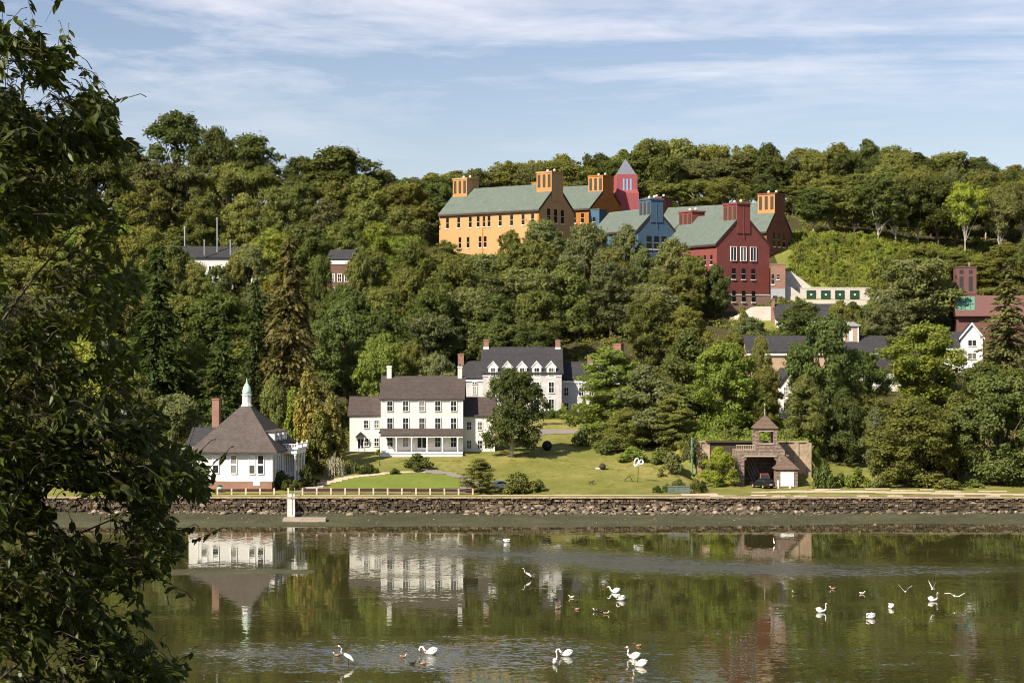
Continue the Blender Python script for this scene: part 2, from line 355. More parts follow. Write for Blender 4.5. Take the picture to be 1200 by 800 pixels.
# ------------------------------------------------------------------ water
m, nt, out = newmat('harbour_water'); p = N(nt, 'ShaderNodeBsdfPrincipled')
pos = coords(nt, True); sp = N(nt, 'ShaderNodeSeparateXYZ'); L(nt, pos, sp.inputs[0])
def blob(cx, cy, rx, ry, slope=0):
    dx = math_(nt, 'SUBTRACT', sp.outputs[0], cx); dy = math_(nt, 'SUBTRACT', math_(nt, 'SUBTRACT', sp.outputs[1], cy), math_(nt, 'MULTIPLY', dx, slope))
    q = math_(nt, 'ADD', math_(nt, 'POWER', math_(nt, 'ABSOLUTE', math_(nt, 'DIVIDE', dx, rx)), 2), math_(nt, 'POWER', math_(nt, 'ABSOLUTE', math_(nt, 'DIVIDE', dy, ry)), 2))
    return math_(nt, 'EXPONENT', math_(nt, 'MULTIPLY', q, -1))
wn = noise_(nt, vmath(nt, 'MULTIPLY', pos, (.05, .16, 1)), 1, 4, .6, .4)
pat = math_(nt, 'ADD', math_(nt, 'MULTIPLY', blob(9, 212, 25, 8, -.5), 1.05), math_(nt, 'MULTIPLY', blob(-12, 147, 14, 5), .6))
pat = math_(nt, 'ADD', pat, math_(nt, 'ADD', math_(nt, 'MULTIPLY', blob(36, 203, 26, 5, 0), .7), math_(nt, 'MULTIPLY', blob(26, 146, 26, 10, 0), .07)))
pat = math_(nt, 'MULTIPLY', pat, math_(nt, 'MULTIPLY_ADD', wn, 2.2, -.25))
pat = math_(nt, 'ADD', pat, math_(nt, 'MULTIPLY', ramp(nt, wn, [(.55, 0), (.8, 1)]), .22), clamp=True)
amp = math_(nt, 'MULTIPLY_ADD', pat, .8, .013)
a1 = noise_(nt, vmath(nt, 'MULTIPLY', pos, (1.1, 2.3, 1)), 1.0, 2, .5, 0, True)
a2 = noise_(nt, vmath(nt, 'MULTIPLY', pos, (3.2, 6.5, 1)), 1.0, 2, .5, 0, True)
ad = vmath(nt, 'ADD', vmath(nt, 'MULTIPLY', vmath(nt, 'SUBTRACT', a1, (.5, .5, .5)), (.5, 1.3, 0)), vmath(nt, 'MULTIPLY', vmath(nt, 'SUBTRACT', a2, (.5, .5, .5)), (.5, 1.2, 0)))
sc = N(nt, 'ShaderNodeVectorMath', operation='SCALE'); L(nt, ad, sc.inputs[0]); L(nt, amp, sc.inputs[3])
nrm = vmath(nt, 'NORMALIZE', vmath(nt, 'ADD', sc.outputs[0], (0, 0, 1)))
L(nt, nrm, p.inputs['Normal'])
L(nt, mixc(nt, ramp(nt, wn, [(.35, 0), (.65, 1)]), (.034, .034, .011), (.046, .043, .014)), p.inputs['Base Color'])
L(nt, math_(nt, 'MULTIPLY_ADD', pat, .30, .012), p.inputs['Roughness']); p.inputs['IOR'].default_value = 2.0; p.inputs['Specular IOR Level'].default_value = .5
L(nt, p.outputs[0], out.inputs[0]); M['water'] = m
w = MB().add([(-900, 20, 0), (900, 20, 0), (900, 264.5, 0), (-900, 264.5, 0)], [(0, 1, 2, 3)])
tag(w.build('water', M['water']), kind='structure')

# ------------------------------------------------------------------ draped sheets: lawn patch, drive, paths
def drape(name, pts, m, lift=.04, step=.8, world=False):
    """polygon given by ground points, filled with small cells that follow the ground"""
    P = [hit(*p) if not world else Vector((p[0], p[1], 0)) for p in pts]
    poly = [(q.x, q.y) for q in P]
    def inside(x, y):
        c = False; j = len(poly)-1
        for i in range(len(poly)):
            (xi, yi), (xj, yj) = poly[i], poly[j]
            if (yi > y) != (yj > y) and x < (xj-xi)*(y-yi)/(yj-yi)+xi: c = not c
            j = i
        return c
    x0 = min(a for a, b in poly); x1 = max(a for a, b in poly); y0 = min(b for a, b in poly); y1 = max(b for a, b in poly)
    vid = {}; vs = []; fs = []
    nxs = int((x1-x0)/step)+2; nys = int((y1-y0)/(step*.5))+2
    for i in range(nxs):
        for j in range(nys):
            cx = x0+(i+.5)*step; cy = y0+(j+.5)*step*.5
            if not inside(cx, cy): continue
            q = []
            for a, b in ((i, j), (i+1, j), (i+1, j+1), (i, j+1)):
                if (a, b) not in vid:
                    X = x0+a*step; Y = y0+b*step*.5
                    vid[a, b] = len(vs); vs.append((X, Y, terr(X, Y)+lift))
                q.append(vid[a, b])
            fs.append(tuple(q))
    return tag(MB().add(vs, fs).build(name, m, smooth=True), kind='structure')
drape('drive', [(490,549),(505,550),(530,554),(556,561),(568,567),(572,574),(560,577),(470,577),(380,577),(345,577),(352,574),(380,571.5),(384,574),(430,574.5),(505,573.5),(538,572),(546,566),(538,560),(520,556),(500,554.5)], M['asphalt'], .05)
drape('lawn', [(386,571.5),(384,573.2),(430,573.8),(505,573),(537,571.4),(545,566),(537,560.4),(519,556.4),(498,555),(462,556),(430,559),(400,563)], M['greenlawn'], .05)
drape('path', [(352,574),(378,571),(388,566),(415,560),(447,556),(496,553.6),(496,552.2),(445,554),(408,558),(380,563.5),(366,569)], M['sand'], .045)
drape('road', [(585,507),(640,503),(705,503),(705,507),(640,509),(590,511)], M['asphalt'], .06)
drape('track', [(880,576.5),(930,574.5),(990,574.8),(1100,577),(1230,579),(1230,581),(1100,579.4),(990,577.4),(930,577.2),(885,578)], M['sand'], .05)
drape('shore_path', [(215,580.6),(560,580.2),(800,580.4),(800,578.4),(840,578),(845,580.6),(1250,582),(1250,583.5),(800,582),(560,582),(215,582)], M['sand'], .045)

# ------------------------------------------------------------------ sea wall: courses of rough stones with a coping
rng = random.Random(5)
m, nt, out = newmat('sea_wall_stone'); p = N(nt, 'ShaderNodeBsdfPrincipled'); g = N(nt, 'ShaderNodeNewGeometry'); v = coords(nt, True)
sz_ = N(nt, 'ShaderNodeSeparateXYZ'); L(nt, v, sz_.inputs[0])
base = ramp(nt, g.outputs['Random Per Island'], [(0, (.055,.039,.024)), (.45, (.105,.072,.044)), (.8, (.17,.12,.075)), (1, (.28,.22,.15))])
weed = mixc(nt, ramp(nt, math_(nt, 'ADD', math_(nt, 'MULTIPLY', noise_(nt, v, .25, 4, .65), .75), math_(nt, 'MULTIPLY', sz_.outputs[2], .16)), [(.42, 1), (.68, 0)]), base, (.042, .034, .018))
L(nt, weed, p.inputs['Base Color']); p.inputs['Roughness'].default_value = .85
b = N(nt, 'ShaderNodeBump'); b.inputs['Strength'].default_value = .8; b.inputs['Distance'].default_value = .1; L(nt, noise_(nt, v, 5, 4, .7), b.inputs['Height']); L(nt, b.outputs[0], p.inputs['Normal'])
L(nt, p.outputs[0], out.inputs[0]); M['seastone'] = m
sw = thing('sea_wall', 'long dark rough stone sea wall along the far shore, weed-stained below and pale on top', 'sea wall', (0, 265, 0))
mb = MB(); z = .1
while z < 2.4:
    h = rng.uniform(.17, .46); x = -150.0
    while x < 150:
        wd = rng.choice([rng.uniform(.22, .5), rng.uniform(.4, .95)]) if abs(x) < 90 else 2.5
        d = rng.uniform(-.24, .12); j = lambda s: rng.uniform(-s, s)
        a = .03
        y0 = d+.12*(2.4-z)*-.35
        mb.add([(x+a+j(.04), y0+j(.07), z+a+j(.05)), (x+wd-a+j(.04), y0+j(.07), z+a+j(.05)), (x+wd, .9, z), (x, .9, z), (x+a+j(.05), y0+j(.07), z+h-a+j(.05)), (x+wd-a+j(.05), y0+j(.07), z+h-a+j(.05)), (x+wd, .9, z+h), (x, .9, z+h)],
               [(0,1,5,4),(4,5,6,7),(1,2,6,5),(3,0,4,7),(0,3,2,1)])
        x += wd
    z += h
mb.build('wall_face', M['seastone'], sw)
cp = MB(); x = -150.0
while x < 150:
    wd = rng.uniform(.8, 1.9); cp.box(x+.02, x+wd-.02, -.22+rng.uniform(-.05,.05), 1.0, z+.01, 2.66+rng.uniform(-.03, .05)); x += wd
cp.build('coping', M['tanwall'], sw)
# rubble along the foot: nobody could count it
def rocks(n, seed, xr, yr, zf, size, name, m):
    rg = np.random.default_rng(seed); vs = []; fs = []; k = 0
    ico = [(0,0,1),(.89,0,.45),(.28,.85,.45),(-.72,.53,.45),(-.72,-.53,.45),(.28,-.85,.45),(.72,.53,-.45),(-.28,.85,-.45),(-.89,0,-.45),(-.28,-.85,-.45),(.72,-.53,-.45),(0,0,-1)]
    tf = [(0,1,2),(0,2,3),(0,3,4),(0,4,5),(0,5,1),(1,6,2),(2,7,3),(3,8,4),(4,9,5),(5,10,1),(6,7,2),(7,8,3),(8,9,4),(9,10,5),(10,6,1),(11,7,6),(11,8,7),(11,9,8),(11,10,9),(11,6,10)]
    for i in range(n):
        x, y = xr(rg), yr(rg); s = size(rg); q = rg.uniform(.6, 1.15, 12); sq = (rg.uniform(.8, 1.5), rg.uniform(.7, 1.1), rg.uniform(.45, .8))
        z = zf(x, y)
        for t, c in enumerate(ico): vs.append((x+c[0]*s*sq[0]*q[t], y+c[1]*s*sq[1]*q[t], z+s*.15+c[2]*s*sq[2]*q[t]))
        fs += [(a+k, b_+k, c_+k) for a, b_, c_ in tf]; k += 12
    return link(name, np_mesh(name, np.array(vs), np.array(fs), m))
m, nt, out = newmat('shore_rock'); p = N(nt, 'ShaderNodeBsdfPrincipled'); g = N(nt, 'ShaderNodeNewGeometry')
L(nt, ramp(nt, g.outputs['Random Per Island'], [(0, (.05,.036,.022)), (.55, (.10,.072,.045)), (.82, (.18,.138,.092)), (1, (.33,.27,.20))]), p.inputs['Base Color']); p.inputs['Roughness'].default_value = .85; L(nt, p.outputs[0], out.inputs[0]); M['rock'] = m
def rx(rg):
    while True:
        x = rg.uniform(-62, 85); u = x*F/264+600
        if rg.random() < (1.0 if 560 < u < 890 else (.45 if u < 330 else .2)): return x
o = rocks(1900, 3, rx, lambda rg: 264.75-abs(rg.normal(0, 1.3)), lambda x, y: terr(x, y)+(max(0, (y-263.6))*.75 if 560 < x*F/264+600 < 890 else 0), lambda rg: min(.62, .14+rg.gamma(2, .085)), 'shore_rocks', M['rock'])
tag(o, 'pale and brown rubble stones strewn along the foot of the sea wall', 'rocks', kind='stuff')
o = rocks(900, 4, lambda rg: rg.uniform(-80, 85), lambda rg: rg.uniform(236, 263), terr, lambda rg: .05+rg.gamma(1.5, .03), 'tidal_pebbles', M['rock'])
tag(o, 'small stones scattered over the green tidal mud', 'pebbles', kind='stuff')

# ------------------------------------------------------------------ building helpers
def gable(root, x0, x1, y0, y1, zb, ze, zr, mw, mr, over=.4, th=.22, ax='x', wname='wall', rname='roof', ends=.35, roofparent=None):
    """gabled volume, ridge along ax, with an overhanging roof skin as its own mesh"""
    a, b = (y0, y1) if ax == 'x' else (x0, x1); t0, t1 = (x0, x1) if ax == 'x' else (y0, y1)
    mid = (a+b)/2; sl = (zr-ze)/(mid-a)
    w = MB().prism([(a, zb), (b, zb), (b, ze), (mid, zr), (a, ze)], ax, t0, t1).build(wname, mw, root)
    g = .012
    r = MB().prism([(a-over, ze-over*sl+g), (mid, zr+g), (b+over, ze-over*sl+g), (b+over, ze-over*sl+th), (mid, zr+th*1.25), (a-over, ze-over*sl+th)], ax, t0-ends, t1+ends).build(rname, mr, roofparent or root)
    return w, r
WC = {}
def window(root, x, y, z, w, h, rz=0, fr='trim', style='sash', name='window', bw=.1):
    """framed window facing local -y at (x, y, z); the pane is a sub-part"""
    k = (round(w, 2), round(h, 2), fr, style)
    if k not in WC:
        f = MB(); a, b = w/2, h/2
        f.box(-a-bw, -a, -.13, .02, -b-bw, b+bw); f.box(a, a+bw, -.13, .02, -b-bw, b+bw)
        f.box(-a, a, -.13, .02, b, b+bw); f.box(-a-.02, a+.02, -.17, .02, -b-bw, -b)
        if style == 'sash': f.box(-a, a, -.09, -.045, -.035, .035); f.box(-.02, .02, -.085, -.045, -b, -.035); f.box(-.02, .02, -.085, -.045, .035, b)
        if style == 'grid':
            for t in (-.33, 0, .33): f.box(-a, a, -.09, -.045, t*h-.03, t*h+.03)
            f.box(-.03, .03, -.092, -.043, -b, b)
        if style == 'pair': f.box(-.05, .05, -.10, -.045, -b, b)
        p = MB().box(-a, a, -.04, .015, -b, b)
        WC[k] = (f.mesh('window', M[fr]), p.mesh('pane', M['glass']))
    o = link(name, WC[k][0], root, (x, y, z), rz); link('pane', WC[k][1], o); return o
def slit(root, x, y, z, w, h, rz=0, sill='trim'):
    """narrow deep-set window with only a pale sill"""
    k = (round(w, 2), round(h, 2), 'slit', sill)
    if k not in WC:
        f = MB().box(-w/2-.12, w/2+.12, -.16, .02, -h/2-.22, -h/2); f.box(-w/2, w/2, -.045, -.031, -.03, .03)
        WC[k] = (f.mesh('window', M[sill]), MB().box(-w/2, w/2, -.03, .015, -h/2, h/2).mesh('pane', M['slitglass']))
    o = link('window', WC[k][0], root, (x, y, z), rz); link('pane', WC[k][1], o); return o
def door(root, x, y, z, w, h, m='trim', rz=0, name='door'):
    f = MB(); f.box(-w/2-.12, -w/2, -.14, .02, 0, h+.12); f.box(w/2, w/2+.12, -.14, .02, 0, h+.12); f.box(-w/2, w/2, -.14, .02, h, h+.12)
    f.box(-w/2, w/2, -.05, .01, 0, h*.28); f.box(-.06, .06, -.06, .01, h*.28, h)
    o = f.build(name, M[m], root, loc=(x, y, z), rz=rz)
    MB().box(-w/2, -.06, -.04, .012, h*.28, h).box(.06, w/2, -.04, .012, h*.28, h).build('pane', M['glass'], o)
    MB().box(w/2-.16, w/2-.10, -.12, -.05, h*.42, h*.47).build('handle', M['metal'], o)
    return o
def chimney(root, x0, x1, y0, y1, z0, z1, m, cap=None, name='chimney', base=None, bz=None):
    c = MB().box(x0, x1, y0, y1, z0, z1-.25).box(x0-.07, x1+.07, y0-.07, y1+.07, z1-.25, z1-.08).box(x0-.02, x1+.02, y0-.02, y1+.02, z1-.08, z1)
    o = c.build(name, M[m], root)
    q = MB().lathe([(.16, 0), (.13, .32)], 10, ((x0+x1)/2, (y0+y1)/2, z1)); q.build('flue', M['rust'], o)
    if base: MB().box(x0-.035, x1+.035, y0-.035, y1+.035, z0, bz).build('chimney_base', M[base], o)
    return o

# ------------------------------------------------------------------ the white house with the long porch
T = thing('white_porch_house', 'white clapboard house with brown roof, two rows of five windows and a long front porch', 'house', (-15.07, 300, 7.0))
gable(T, -6.8, 6.8, 0, 10, -2, 9.1, 12.55, M['cream'], M['roofbrown'], .3)
gable(T, -12.3, -6.5, 2, 9, -2, 6.3, 9.1, M['cream'], M['roofbrown'], .25, rname='wing_roof', wname='wing_wall')
gable(T, 6.5, 12.2, 2, 9, -2, 6.2, 9.0, M['cream'], M['roofbrown'], .25, rname='wing_roof', wname='wing_wall')
MB().box(-6.85, 6.85, -.06, 0, 8.75, 9.02).box(-6.88, -6.7, -.05, 0, 0, 8.75).box(6.7, 6.88, -.05, 0, 0, 8.75).build('trim_board', M['trim'], T)
for x in (-5.36, -2.72, 0, 2.66, 5.3):
    window(T, x, 0, 7.87, .88, 1.62); window(T, x, 0, 5.0, .88, 1.78)
    if abs(x) > .1: window(T, x, 0, 1.95, .9, 1.75)
d = door(T, 0, 0, .32, 1.5, 2.3, 'trim')
MB().box(-.85, .85, -.045, -.003, 2.75, 3.0).build('transom', M['glass'], T)
MB().add([(-7.0,-2.7,3.06),(7.0,-2.7,3.06),(7.0,-.002,4.0),(-7.0,-.002,4.0),(-7.0,-2.7,3.22),(7.0,-2.7,3.22),(7.0,-.002,4.18),(-7.0,-.002,4.18)], [(0,3,2,1),(4,5,6,7),(0,1,5,4),(1,2,6,5),(2,3,7,6),(3,0,4,7)]).build('porch_roof', M['roofbrown'], T)
MB().box(-6.9, 6.9, -2.55, -2.35, 2.78, 3.05).build('porch_beam', M['trim'], T)
MB().box(-6.9, 6.9, -2.6, -.003, .1, .3).box(-6.85, 6.85, -2.5, -.01, -.6, .1).build('porch_floor', M['trim'], T)
for x in (-6.7, -4.15, -1.6, .95, 3.5, 6.05): MB().box(x-.09, x+.09, -2.54, -2.36, .3, 2.78).box(x-.14, x+.14, -2.57, -2.33, .3, .45).box(x-.14, x+.14, -2.57, -2.33, 2.62, 2.77).build('porch_column', M['trim'], T)
chimney(T, -6.2, -5.4, 4.4, 5.5, 11, 14.55, 'whitebrick'); chimney(T, 5.85, 6.6, 4.4, 5.5, 11, 14.5, 'whitebrick')
for x in (-9.5, -7.75): window(T, x, 2, 4.75, .72, 1.25); window(T, x, 2, 1.75, .72, 1.3)
for x in (7.85, 9.65): window(T, x, 2, 4.5, .75, 1.3); window(T, x, 2, 1.35, .75, 1.3)
door(T, 10.9, 2, .1, .85, 2.1)
def hood(x, z, nm):
    MB().prism([(x-.85, z), (x, z+.75), (x+.85, z), (x+.85, z+.14), (x, z+.92), (x-.85, z+.14)], 'y', .95, 1.99).build(nm, M['roofbrown'], T)
    MB().box(x-.75, x-.68, 1.0, 1.99, z-.5, z+.02).box(x+.68, x+.75, 1.0, 1.99, z-.5, z+.02).build('bracket', M['trim'], T)
hood(10.9, 2.5, 'door_hood'); hood(-10.4, 2.6, 'door_hood'); door(T, -10.4, 2, .1, .95, 2.2)
k_ = MB().add([(-8.95,3.2,7.22),(-8.05,3.2,7.22),(-8.05,4.4,8.18),(-8.95,4.4,8.18),(-8.95,3.2,7.45),(-8.05,3.2,7.45),(-8.05,4.4,8.41),(-8.95,4.4,8.41)], [(0,3,2,1),(4,5,6,7),(0,1,5,4),(1,2,6,5),(2,3,7,6),(3,0,4,7)]).build('skylight', M['metal'], T); MB().add([(-8.85,3.3,7.56),(-8.15,3.3,7.56),(-8.15,4.3,8.36),(-8.85,4.3,8.36)], [(0,1,2,3)]).build('pane', M['glass'], k_)
MB().box(10.6, 11.2, .9, 1.9, -.5, .08).build('doorstep', M['concrete'], T)

# ------------------------------------------------------------------ the grey-white shingled dormer house
T = thing('dormer_house', 'pale shingled house with charcoal roof, five gabled dormers and brick end chimneys', 'house', (1.89, 333, 11.9))
gable(T, -7.32, 7.32, 0, 12, -2, 7.95, 12.5, M['shake'], M['roofgrey'], .3)
gable(T, -10.9, -7.0, 3, 10, -2, 7.0, 9.85, M['shake'], M['roofgrey'], .3, rname='wing_roof', wname='wing_wall')
gable(T, 7.0, 13.6, 3, 10, -2, 6.75, 9.7, M['shake'], M['roofgrey'], .3, rname='wing_roof', wname='wing_wall')
MB().box(-7.36, -5.9, -.12, -.004, 7.3, 7.62).box(5.9, 7.36, -.12, -.004, 7.3, 7.62).box(-10.9, -7.4, 2.82, 2.996, 6.3, 6.7).box(7.4, 13.6, 2.82, 2.996, 6.05, 6.45).build('cornice', M['trim'], T)
for x in (-5.42, -2.72, -.02, 2.7, 5.4):
    D = MB().prism([(x-.85, 7.0), (x+.85, 7.0), (x+.85, 9.0), (x, 9.95), (x-.85, 9.0)], 'y', -.05, 3.4).build('dormer', M['trim'], T)
    MB().prism([(x-1.05, 8.85), (x, 10.02), (x+1.05, 8.85), (x+1.05, 9.0), (x, 10.2), (x-1.05, 9.0)], 'y', -.2, 4.2).build('dormer_roof', M['trim'], D)
    window(D, x, -.055, 8.2, .85, 1.35)
    window(T, x, 0, 5.28, .95, 1.95, bw=.14); window(T, x, 0, 2.1, .95, 1.95, bw=.14)
window(T, -8.9, 3, 4.6, .7, 1.4); window(T, -8.9, 3, 6.0, .8, .35, style='pair')
for x in (8.3, 11.1, 13.0): window(T, x, 3, 4.4, .8, 1.5); window(T, x, 3, 1.5, .8, 1.6)
window(T, 11.1, 3, 5.86, .8, .3, style='pair')
chimney(T, -7.25, -6.3, 5.5, 6.6, 11, 14.2, 'brick', base='trim', bz=12.75); chimney(T, 6.3, 7.25, 5.5, 6.6, 11, 14.1, 'brick', base='trim', bz=12.7)
chimney(T, -12.1, -11.0, 5.5, 6.6, 0, 11.5, 'brick', base='roofgrey', bz=9.2); chimney(T, 12.4, 13.4, 5.7, 6.7, 8, 11.2, 'brick', base='trim', bz=9.6)

T = thing('gabled_cottage', 'pale gabled cottage with brick chimney half hidden behind the big pine, behind the dormer house', 'house', (wx(708, 356), 356, 16.2), R(-25))
gable(T, -3.5, 3.5, 0, 9, -3, 4.3, 7.4, M['shake'], M['roofgrey'], .3, ax='y'); window(T, 0, 0, 4.6, .8, 1.2)
chimney(T, .5, 2.2, 3.5, 5, 5, 9.1, 'brick')

# ------------------------------------------------------------------ the white pavilion on the shore
T = thing('shore_pavilion', 'white waterside hall with big brown hipped roof, white cupola and brick base', 'hall', (-42.1, 272, 3.35), R(-8))
MB().box(-5.85, 5.85, 0, 13, 1.15, 5.7).build('wall', M['white'], T)
MB().box(-5.8, 5.8, .05, 12.95, -1, 1.15).build('brick_base', M['brick'], T)
MB().box(-5.9, 5.9, -.05, 0, 5.35, 5.62).box(-5.92, -5.7, -.04, 0, 1.15, 5.35).box(5.7, 5.92, -.04, 0, 1.15, 5.35).box(5.85, 5.9, -.05, 13, 5.35, 5.62).build('trim_board', M['trim'], T)
e = 1.05; v = [(-5.85-e,-e,5.72),(5.85+e,-e,5.72),(5.85+e,13+e,5.72),(-5.85-e,13+e,5.72)]
v2 = [(a, b, 5.5) for a, b, c in v]; top = [(-.75, 5.7, 12.3), (.75, 5.7, 12.3), (.75, 7.3, 12.3), (-.75, 7.3, 12.3)]
rf = MB().add(v+v2+top, [(4,5,1,0),(5,6,2,1),(6,7,3,2),(7,4,0,3),(7,6,5,4),(0,1,9,8),(1,2,10,9),(2,3,11,10),(3,0,8,11),(8,9,10,11)]).build('roof', M['chapelroof'], T)
cu = MB().lathe([(.86,12.2),(.86,12.55),(.68,12.6),(.68,13.95),(.82,14.0),(.82,14.15)], 8, (0, 6.5, 0), R(22.5)).build('cupola', M['trim'], T)
MB().lathe([(.68,14.15),(.70,14.6),(.62,15.1),(.44,15.5),(.2,15.85),(.08,16.2),(.02,16.7)], 12, (0, 6.5, 0)).build('dome', M['mint'], cu, True)
for y in (2.6, 5.2, 7.8):
    D = MB().box(1.8, 5.5, y, y+1.75, 6.6, 8.35).build('dormer', M['trim'], T)
    MB().prism([(1.0, 8.9), (5.75, 8.36), (5.75, 8.52), (1.0, 9.1)], 'y', y-.2, y+1.95).build('dormer_roof', M['chapelroof'], D)
    window(D, 5.5, y+.87, 7.5, 1.0, 1.1, R(90))
pt = MB().box(5.9, 8.3, 5.2, 11, 5.05, 5.75).box(5.9, 8.5, 5.0, 11.2, 5.75, 5.95).build('portico', M['trim'], T)
bl = MB()
for i in range(10): bl.box(5.95+i*.25, 6.03+i*.25, 5.06, 5.14, 5.96, 6.5)
for i in range(25): bl.box(8.35, 8.43, 5.1+i*.25, 5.18+i*.25, 5.96, 6.5)
bl.box(5.9, 8.5, 5.02, 5.18, 6.5, 6.6).box(8.3, 8.48, 5.18, 11.2, 6.5, 6.6)
for a, b in ((8.26, 5.0), (8.26, 8), (8.26, 11)): bl.box(a, a+.25, b, b+.25, 5.955, 6.85)
bl.build('balustrade', M['trim'], pt)
for x, y in ((8.0, 5.5), (8.0, 7.3), (8.0, 9.1), (8.0, 10.7)): MB().lathe([(.25,0),(.25,.2),(.18,.25),(.16,4.7),(.24,4.8),(.24,5.05)], 12, (x, y, 0)).build('column', M['trim'], pt, True)
MB().box(5.9, 8.4, 5.1, 11.1, -.6, -.02).build('portico_floor', M['concrete'], pt)
for i in range(12): window(T, 5.85, .8+i*1.02, 3.4, .6, 3.0, R(90), style='none') if i not in (5,) else None
for i, x in enumerate((-4.75, -2.95, -.1, 2.75, 4.1)):
    zc = 3.72
    w_ = window(T, x, 0, zc, .82, 2.7, style='none', bw=.12)
    MB().box(-.41, .41, -.10, -.045, -.16, .12).build('sash_rail', M['trim'], w_)
    if i in (0, 1, 3): MB().box(-.40, .40, -.06, -.042, .12, 1.34).build('blind', M['trim'], w_)
    if i == 2: MB().prism([(-.42,1.33),(.42,1.33),(.3,1.6),(0,1.72),(-.3,1.6)], 'y', -.14, 0).build('arch_head', M['trim'], w_)
MB().box(2.9, 4.0, -.02, .06, .5, 1.1).build('vent', M['trim'], T)
gable(T, -9.2, -5.5, 6, 12, -1, 6.4, 8.6, M['white'], M['roofgrey'], .3, rname='wing_roof', wname='wing_wall')
chimney(T, -6.5, -5.35, 9.3, 10.4, 5, 13.4, 'brick')
T = thing('garden_bin', 'green garden bin against the brick base of the waterside hall', 'bin', (wx(257.5, 270.5), 270.7, terr(wx(257.5, 270.5), 270.7)))
MB().lathe([(.30,0),(.38,.9)], 12).build('bin_body', M['green'], T, True); MB().lathe([(.42,.9),(.42,.98),(.2,1.1)], 12).build('lid', M['darkgreen'], T)

# ------------------------------------------------------------------ the coloured halls on the hill
def towerb(root, x0, x1, y0, y1, z0, z1, m, slots='-y', cols=3, face='tower_or', vents=2):
    t = MB().box(x0, x1, y0, y1, z0, z1-.35).box(x0-.18, x1+.18, y0-.18, y1+.18, z1-.35, z1).build('chimney_tower', M[m], root)
    w = x1-x0
    if face != m: MB().box(x0+.01, x1-.01, y0-.06, y0-.002, z0+.1, z1-.36).build('face_panel', M[face], t)
    h = min(3.2, (z1-z0)*.62)
    for i in range(cols):
        cx = x0+w*(i+.5)/cols
        MB().box(cx-w*.09, cx+w*.09, y0-.09, y0-.063, z1-.75-h, z1-.75).build('louvre', M['louver_and_shade'], t)
    for i in range(vents):
        MB().lathe([(.2,0),(.2,.25),(.31,.3),(.29,.6),(.14,.75)], 10, (x0+w*(.35+.45*i), (y0+y1)/2, z1)).build('roof_vent', M['trim'], t, True)
    MB().box(x1, x1+.05, (y0+y1)/2-.05, (y0+y1)/2+.05, z0-1.2, z1-.36).build('downpipe', M[m], t)
    return t
def hall(name, label, px, Y, base, eave, rise, w, Ln, yaw, mw, towers, face='tower_or', twid=4.6, tdep=5.0, twz=None):
    """long hall; local origin at the near gable's front corner, long axis running back along -x"""
    T = thing(name, label, 'building', (wx(px, Y), Y, base), R(yaw))
    E = eave-base
    gable(T, -Ln, 0, 0, w, -4, E, E+rise, M[mw], M['grn'], .35, .3, ends=.05)
    MB().box(-Ln, .02, -.55, -.352, E-.66, E-.22).build('gutter_shade', M['rust'], T)  # gutter made deep and dark, doubling as the shadow under the eaves
    sl = rise/(w/2); MB().prism([(-.36, E-.36*sl-.35), (w/2, E+rise-.35), (w+.36, E-.36*sl-.35), (w+.36, E-.36*sl+.3), (w/2, E+rise+.36), (-.36, E-.36*sl+.3)], 'x', .055, .115).build('bargeboard', M['rust'], T)
    for i, (tx, tz) in enumerate(towers):
        towerb(T, tx-twid, tx, w/2-tdep*.5, w/2+tdep*.5, E+rise*.35, tz-base, mw, face=face)
    return T
GR = 'coloured brick halls with chimney towers on the hill'
T = hall('ochre_hall', 'ochre yellow brick hall with green roof and two orange chimney towers, leftmost on the hill', 632, 440, 46, 58.2, 6.5, 15.4, 31.3, -36, 'orange', [(.13, 67.9), (-26.3, 67.7)])
tag(T, group=GR)
E = 12.2
MB().box(-.5, .02, -.06, -.003, -3, E-.7).box(-17.5, -17.2, -.06, -.003, -3, E-.7).build('downpipe', M['terra'], T)
for x in (-28.6, -25.0, -21.3, -18.8, -17.9+.9, -15.4, -11.9, -8.4, -4.9, -2.0): slit(T, x, 0, E-2.4, .85, 2.6)
for x in (-24.6, -22.0, -18.2, -16.6, -11.9, -8.4): slit(T, x, 0, E-7.5, .85, 2.7)
for y in (4.0, 7.0, 10.0): slit(T, 0, y, E-1.4, 1.3, 3.4, R(90))
for y in (4.5, 9): slit(T, 0, y, E-7, 1.2, 2.6, R(90))
T = hall('terracotta_hall', 'terracotta brown brick hall partly hidden behind the ochre hall', 692, 465, 52, 60.4, 6.3, 16.5, 22, -36, 'terra', [(.13, 69.3), (-18.2, 68.6)])
tag(T, group=GR)
for y in (4.0, 7.0): slit(T, 0, y, 6.6, 1.3, 2.2, R(90))
for x in (-2.5, -5): slit(T, x, 0, 5.8, .9, 2.4)
T = hall('blue_hall', 'blue brick hall with green roof rising behind the trees between ochre and maroon halls', 748, 415, 37.5, 51.7, 4.9, 10.2, 20, -60, 'blue', [(.13, 59.0)], face='blue', twid=4.8, tdep=3.5)
tag(T, group=GR)
MB().box(-3, .06, -.06, 10.26, -4, 2.6).build('brick_base', M['brick'], T)
MB().box(-.1, .12, -.1, 10.3, 2.6, 2.85).build('string_course', M['trim'], T)
for y in (3.0, 5.1, 7.2): slit(T, 0, y, 11.2, 1.4, 3, R(90)); slit(T, 0, y, 6.5, 1.0, 2.3, R(90)); slit(T, .06, y, 1.2, .9, 1.8, R(90))
T = hall('maroon_hall', 'maroon red brick hall showing its steep gable with three rows of windows', 840, 400, 33.6, 47.6, 6.9, 14.8, 22.8, -60, 'red', [(.13, 56.9), (-17.2, 56.2)], face='red', twid=5.2, tdep=3.7)
tag(T, group=GR)
